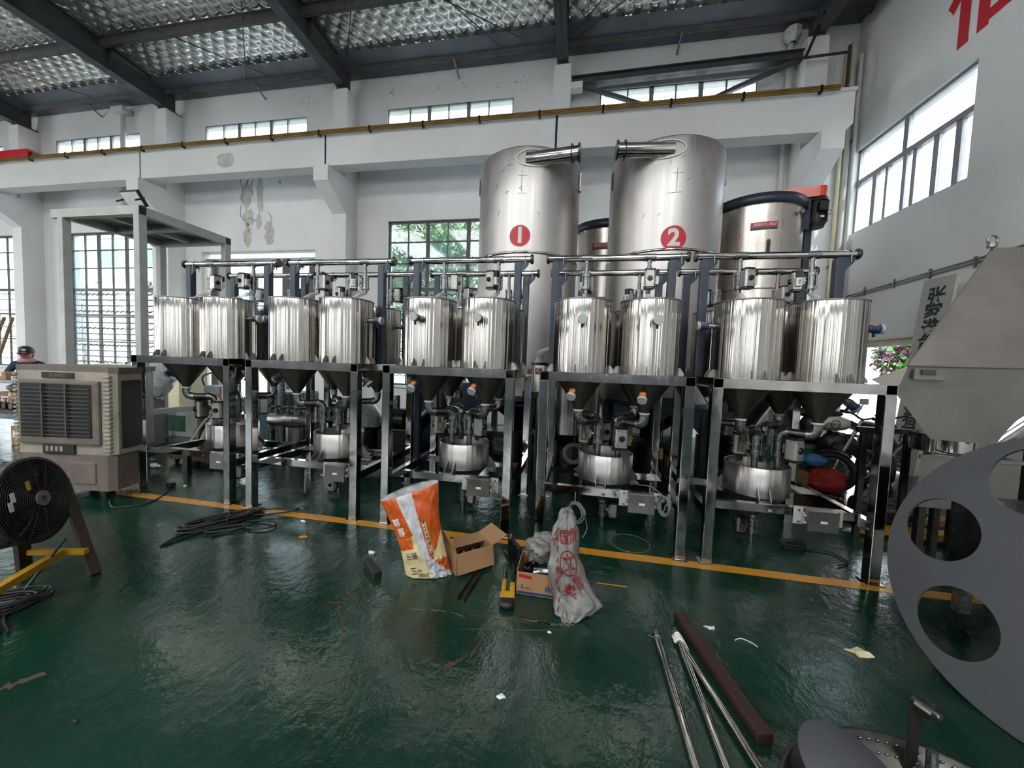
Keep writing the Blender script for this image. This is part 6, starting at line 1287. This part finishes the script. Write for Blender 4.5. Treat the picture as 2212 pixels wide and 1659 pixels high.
# ---- pipe wrench
t = thing('pipe_wrench', 'yellow and black pipe wrench lying beside the printed carton', 'wrench', (-.42, 2.5, 0), world=True)
wm = Matrix.Translation((-.405, 2.34, .022)) @ Matrix.Rotation(radians(8), 4, 'Z')
MB().cbx(-.045, -.015, .05, .20, -.016, .018, .008, wm).build('frame', 'yellow', t); MB().cbx(.012, .048, .02, .17, -.016, .018, .008, wm).build('arm', 'yellow', t); MB().cbx(-.05, .05, -.02, .06, -.02, .022, .012, wm).build('jaw_body', 'yellow', t); MB().lathe([(.0, -.02), (.05, -.02), (.05, .02), (0, .02)], 20, wm @ Matrix.Translation((0, -.045, 0))).build('jaw', 'black', t)
MB().tube([wm @ Vector(p) for p in ((-.03, .18, 0), (-.035, .28, .004), (-.035, .40, .008))], [.011, .012, .013], 10).build('handle', 'galv', t); MB().tube([wm @ Vector(p) for p in ((.03, .15, 0), (.03, .28, .004), (.028, .40, .008))], [.012, .012, .012], 10).build('grip', 'black', t)
# ---- woven white sack with red print
t = thing('white_sack', 'crumpled translucent white sack with red characters beside the printed carton', 'sack', (.05, 2.45, 0), world=True)
rows = [(.003, -.055, .06, 2.30), (.02, -.085, .15, 2.33), (.07, -.10, .205, 2.36), (.13, -.112, .16, 2.38), (.20, -.12, .115, 2.39), (.27, -.125, .08, 2.40), (.34, -.13, .055, 2.42), (.42, -.135, .045, 2.44), (.50, -.125, .03, 2.47), (.56, -.095, .012, 2.49), (.60, -.07, -.005, 2.50), (.62, -.055, -.02, 2.505)]
def srow(v):
    k = v*(len(rows)-1); i = min(int(k), len(rows)-2); f = k-i; return [rows[i][q]*(1-f)+rows[i+1][q]*f for q in range(4)]
def wsack(u, v, off=0):
    z, xl, xr, yc = srow(v); a = 2*pi*u; cx_, hw = (xl+xr)/2, (xr-xl)/2; th = .075*(1-v*.55)
    wr = .030*noise.noise((cos(a)*2.4, sin(a)*2.4, v*6))+.016*noise.noise((cos(a)*6, sin(a)*6, v*14)); q = Vector((cx_-cos(a)*(hw+wr), yc-sin(a)*(th+wr)-off*.0, z+.012*noise.noise((u*7, v*5, 3))*(1 if v > .05 else 0)))
    if off: q += Vector((-cos(a)*.3, -sin(a), .15))*off
    q.z = max(q.z, .003); return q
N, M_ = 56, 44; b = MB(); b.add([wsack(i/N, j/M_) for j in range(M_+1) for i in range(N)], [(j*N+i, j*N+(i+1) % N, (j+1)*N+(i+1) % N, (j+1)*N+i) for j in range(M_) for i in range(N)], True); b.add([wsack(i/N, 1) for i in range(N)], [list(range(N))]); b.build('woven_body', 'sack_white', t)
fl = blob((-.17, 2.56, .31), .12, 81, (1.15, .7, .75), .55, 30, 20); fl.build('folded_corner', 'sack_white', t)
tip = MB().tube(spline([(-.02, 2.30, .03), (-.012, 2.26, .012), (.002, 2.235, .004)], 4), [.02]*4+[.012]*4+[.003], 8); tip.build('tied_tip', 'sack_white', t)
def ws(cu_, cv, s, sc=1.0): return lambda p: wsack(cu_+(p.x*cos(s)-p.y*sin(s))*1.55*sc, cv+(p.x*sin(s)+p.y*cos(s))*1.55, .006)
mat('red_print', '#7a2018', .6, 0, .25, 14)
text_on('中国烟', .075, None, 'red_print', 'lettering', t, .001, ws(.25, .68, .12)); text_on('专', .06, None, 'red_print', 'lettering', t, .001, ws(.17, .42, -.2)); text_on('卖', .07, None, 'red_print', 'lettering', t, .001, ws(.24, .30, -.3)); text_on('雪', .06, None, 'red_print', 'lettering', t, .001, ws(.34, .36, .3)); text_on('文', .085, None, 'red_print', 'lettering', t, .001, ws(.29, .505, .1))
MB().tube([ws(.29, .505, .1)(Vector((.058*cos(a), .058*sin(a), 0))) for a in [2*pi*k/28 for k in range(28)]], .004, 5, True).build('printed_ring', 'red_print', t)
b = MB()
for k in range(9): v0 = .12+.075*k; b.tube([wsack(.125+.006*k, v0, .005), wsack(.128+.006*k, v0+.02, .005), wsack(.131+.006*k, v0+.04, .005)], .004, 5)
b.build('printed_dashes', 'red_print', t)['kind'] = 'stuff'
# ---- loose metal on the floor
def uchan(a, c, w, h, th):
    a, c = V3(a), V3(c); dd = (c-a).normalized(); x = Vector((dd.y, -dd.x, 0)); L = (c-a).length; mx = Matrix(((x.x, dd.x, 0, a.x), (x.y, dd.y, 0, a.y), (0, 0, 1, a.z), (0, 0, 0, 1)))
    return MB().bx(-w/2, w/2, 0, L, 0, th, mx).bx(-w/2, -w/2+th, 0, L, 0, h, mx).bx(w/2-th, w/2, 0, L, 0, h, mx)
solo('channel_offcut', uchan((-.71, 2.275, .001), (-.68, 2.62, .001), .05, .025, .004), 'steel_dark', 'dark steel channel offcut sticking out from under the plain carton', 'channel', (-.7, 2.4, 0))
solo('black_tube_offcut', MB().cbx(-.028, .028, 0, .24, .001, .052, .004, Matrix.Translation((-1.555, 2.525, 0)) @ Matrix.Rotation(radians(-130), 4, 'Z')), 'black', 'short black square tube on the floor left of the orange sack', 'tube', (-1.47, 2.44, 0))
solo('dark_plate_offcut', MB().prism([(-.56, 2.96), (-.52, 2.98), (-.36, 2.72), (-.40, 2.70)], .001, .02).prism([(-.53, 2.99), (-.47, 2.98), (-.38, 2.83), (-.42, 2.84)], .02, .12), 'black_gloss', 'dark glossy angle piece between the two cartons', 'angle', (-.46, 2.85, 0))
solo('yellow_strip', MB().cbx(.20, .42, 2.70, 2.712, .001, .006, .002, None), 'yellow', 'thin yellow strip on the floor right of the white sack', 'strip', (.31, 2.7, 0))
for k, (a, c, lab) in enumerate((((.525, 2.26, .021), (.535, 1.25, .021), 'left of three shiny round steel tubes on the floor'), ((.645, 2.30, .021), (.655, 1.28, .021), 'middle of three shiny round steel tubes on the floor'), ((.60, 2.36, .021), (.715, 1.72, .021), 'right of three shiny round steel tubes beside the dark wooden beam'))):
    t = thing('steel_tube', lab, 'tube', tuple(a), 'three shiny steel tubes on the floor', world=True); aa, cc = V3(a), V3(c); dd = (cc-aa).normalized()
    if k == 2: cc = V3((.785, 1.53, .021)); aa = V3((.632, 2.27, .021)); dd = (cc-aa).normalized()
    MB().cyl(aa+dd*.03, cc, .019, None, 18, 2).build('tube', 'polish', t); MB().cyl(aa, aa+dd*.035, .015, None, 14).build('plugged_end', 'galv', t)
    if k == 0:
        MB().tube([aa+dd*.07+Vector((.022*cos(q), 0, .022*sin(q))) for q in [2*pi*j/14 for j in range(14)]], .004, 5, True).build('wire_tie', 'galv', t); MB().tube(spline([aa+dd*.07+Vector((-.02, 0, .0)), aa+Vector((-.05, -.05, .0)), aa+Vector((-.045, -.09, -.012))], 5), .002, 5).build('wire_tail', 'galv', t)
    if k == 1:
        b = MB()
        for j in range(5): b.tube(spline([aa+dd*(.06+.012*j)+Vector((-.025, 0, -.005)), aa+dd*(.065+.012*j)+Vector((0, 0, .025)), aa+dd*(.07+.012*j)+Vector((.024, 0, .0))], 4), .007, 6)
        b.tube(spline([aa+dd*.09+Vector((.02, 0, .015)), aa+dd*.17+Vector((.03, 0, .01)), aa+dd*.25+Vector((.03, 0, -.012)), aa+dd*.28+Vector((-.01, 0, -.017))], 6), .004, 5); b.build('white_rag_tie', 'white', t)
solo('wooden_beam', MB().cbx(-.035, .035, 0, .78, .001, .055, .006, Matrix.Translation((.705, 2.43, 0)) @ Matrix.Rotation(radians(-168.5), 4, 'Z')), 'wood_dark', 'dark reddish wooden beam lying beside the steel tubes', 'beam', (.77, 2.1, 0))
# ---- round pan in the bottom right corner
t = thing('round_pan', 'shallow round stainless pan in the bottom right corner', 'pan', (1.27, 1.20, 0), world=True); T = Matrix.Translation((1.27, 1.17, 0)); r = .545
MB().lathe([(0, .03), (r-.09, .03), (r-.07, .045), (r-.012, .118), (r, .12), (r+.004, .112), (r, .0), (r-.03, 0), (0, .004)], 96, T).build('pan', 'steel_dark', t)
for k in range(44):
    a = radians(20+3.6*k)
    for q in (r-.03, r-.052): MB().sph((1.27+q*cos(a+.02*(q < r-.04)), 1.17+q*sin(a+.02*(q < r-.04)), .105 if q > r-.04 else .074), .008, 6, None, (1.3, .6, .5)).build('dimple', 'galv', t)
br_ = MB().cbx(-.028, .028, -.005, .005, 0, .30, .003, Matrix.Translation((1.37, 1.645, .045)) @ Matrix.Rotation(radians(20), 4, 'Z')).build('bracket', 'steel_dark', t)
MB().cyl((1.375, 1.655, .325), (1.40, 1.60, .325), .034, None, 20).build('roller', 'steel_dark', br_); MB().cyl((1.40, 1.60, .325), (1.405, 1.588, .325), .012, None, 12).build('pin', 'galv', br_)
MB().tube([(1.405, 1.60, .04), (1.405, 1.602, .10), (1.408, 1.61, .17)], [.02, .019, .017], 12).build('bolt_stud', 'galv', t)
t = thing('grey_disc', 'flat pale grey disc tilted in the round pan', 'disc', (1.0, 1.42, .03), world=True)
dn = Vector((.18, -.30, .93)).normalized(); dx = Vector((1, .1, 0)).cross(dn).cross(dn).normalized(); dy = dn.cross(dx); D4 = Matrix(((dx.x, dy.x, dn.x, 1.02), (dx.y, dy.y, dn.y, 1.42), (dx.z, dy.z, dn.z, .185), (0, 0, 0, 1)))
MB().lathe([(0, -.004), (.165, -.004), (.168, 0), (.165, .004), (0, .004)], 56, D4).build('disc', 'plate_grey', t); MB().lathe([(.13, -.02), (.145, -.12), (.14, -.12), (.125, -.02)], 40, D4).build('spigot', 'steel_plain', t)
for u_, v_ in ((-.03, .03), (.0, .035), (-.01, -.02), (.025, -.015)): MB().bx(u_-.007, u_+.007, v_-.002, v_+.002, .004, .0046, D4).build('stamp_mark', 'sign_ink', t)
solo('pan_cable', MB().tube(spline([(.78, 1.47, .05), (.84, 1.44, .10), (.88, 1.38, .06), (.86, 1.33, .05), (.90, 1.30, .05)], 6), .008, 6), 'cable', 'short black cable lying in the round pan', 'cable', (.85, 1.4, .05))
# ---- scraps of litter
def scrap(x, y, r, m, lab, seed, th=.008):
    rn_ = random.Random(seed); n = 9; pts = [(r*cos(-2*pi*k/n)*rn_.uniform(.5, 1.2), r*.6*sin(-2*pi*k/n)*rn_.uniform(.5, 1.2)) for k in range(n)]
    b = MB(); b.add([(x, y, .004+th*.8)]+[(x+p[0], y+p[1], .003+th*rn_.random()) for p in pts]+[(x+p[0]*.97, y+p[1]*.97, .001) for p in pts], [(0, 1+(k+1) % n, 1+k) for k in range(n)]+[(1+k, 1+(k+1) % n, 1+n+(k+1) % n, 1+n+k) for k in range(n)])
    solo('scrap', b, m, lab, 'scrap', (x, y, 0))
scrap(1.68, 2.37, .075, 'cream', 'torn beige paper scrap on the floor left of the round plate', 1, .015); scrap(-.30, 1.64, .022, 'white', 'tiny white scrap on the open floor in the foreground', 2)
scrap(.88, 2.39, .035, 'white', 'white shred of tape on the floor beyond the tubes', 3); scrap(-1.61, 2.68, .03, 'paper', 'pale pebble of litter left of the orange sack', 4, .02); scrap(-2.56, 3.05, .03, 'paper', 'small pale scrap behind the yellow line near the cable bundle', 5, .015); scrap(-2.34, 2.78, .045, 'yellow', 'yellowish scrap in the floor glare right of the cable bundle', 6)
scrap(-4.57, 3.52, .03, 'paper', 'little round white scrap near the air cooler plug', 7, .015); scrap(-.10, 2.12, .016, 'white', 'tiny white chip in front of the white sack', 8); scrap(-2.05, 1.13, .018, 'black', 'small black crumb at the far left of the floor', 9)
solo('wire_bit', MB().tube(spline([(.99, 2.31, .004), (1.03, 2.33, .006), (1.08, 2.31, .004), (1.10, 2.28, .004)], 5), .003, 5), 'white', 'bent bit of white wire on the floor', 'wire', (1.04, 2.3, 0))
# ---- worn paint and scrapes in the floor coating, thin flakes with a shape of their own
fo = bpy.data.objects['floor']; rn = random.Random(21); mat('floor_bare', '#5d5a45', .6, 0, .35, 12); mat('floor_rust', '#4a3527', .65, 0, .35, 12)
def scrape(x0, y0, x1, y1, w, m):
    n = 9; up = []; dn = []; L = sqrt((x1-x0)**2+(y1-y0)**2); nx, ny = -(y1-y0)/L, (x1-x0)/L
    for k in range(n+1):
        f = k/n; ww = w*rn.uniform(.25, 1)*sin(pi*(f*.94+.03))**.5; c = w*.6*rn.uniform(-1, 1); up.append((x0+(x1-x0)*f+nx*(c+ww), y0+(y1-y0)*f+ny*(c+ww), .0009)); dn.append((x0+(x1-x0)*f+nx*(c-ww), y0+(y1-y0)*f+ny*(c-ww), .0009))
    MB().add(up+dn, [(k, n+1+k, n+2+k, k+1) for k in range(n)]).build('worn_patch', m, fo)
for k in range(12): x = -1.55+.135*k; scrape(x, 2.07+.012*k+.02*rn.uniform(-1, 1), x+.11, 2.075+.012*k+.02*rn.uniform(-1, 1), rn.uniform(.006, .016), rn.choice(('floor_bare', 'floor_rust')))
for a in ((-1.62, 2.0, -1.18, 2.44, .005), (-1.45, 2.03, -1.28, 1.85, .006), (-.62, 2.03, -.02, 2.16, .008), (-.30, 2.2, -.02, 2.19, .010), (-.52, 1.80, -.46, 2.05, .012), (-.62, 1.72, -.55, 1.82, .02), (-1.5, 2.2, -1.42, 2.12, .02), (-2.6, 1.16, -2.5, 1.28, .03), (-.9, 1.75, -.62, 1.95, .004), (-1.2, 1.5, -.9, 1.72, .003), (-1.72, 2.4, -1.6, 2.5, .004)): scrape(*a, rn.choice(('floor_bare', 'floor_rust')))
MB().tube([(.53+.175*cos(a), 3.42+.175*sin(a), .001) for a in [2*pi*k/40 for k in range(40)]], .0035, 4, True).build('worn_ring', 'floor_bare', fo)
for o in bpy.data.objects:
    if '_o' in o: del o['_o']
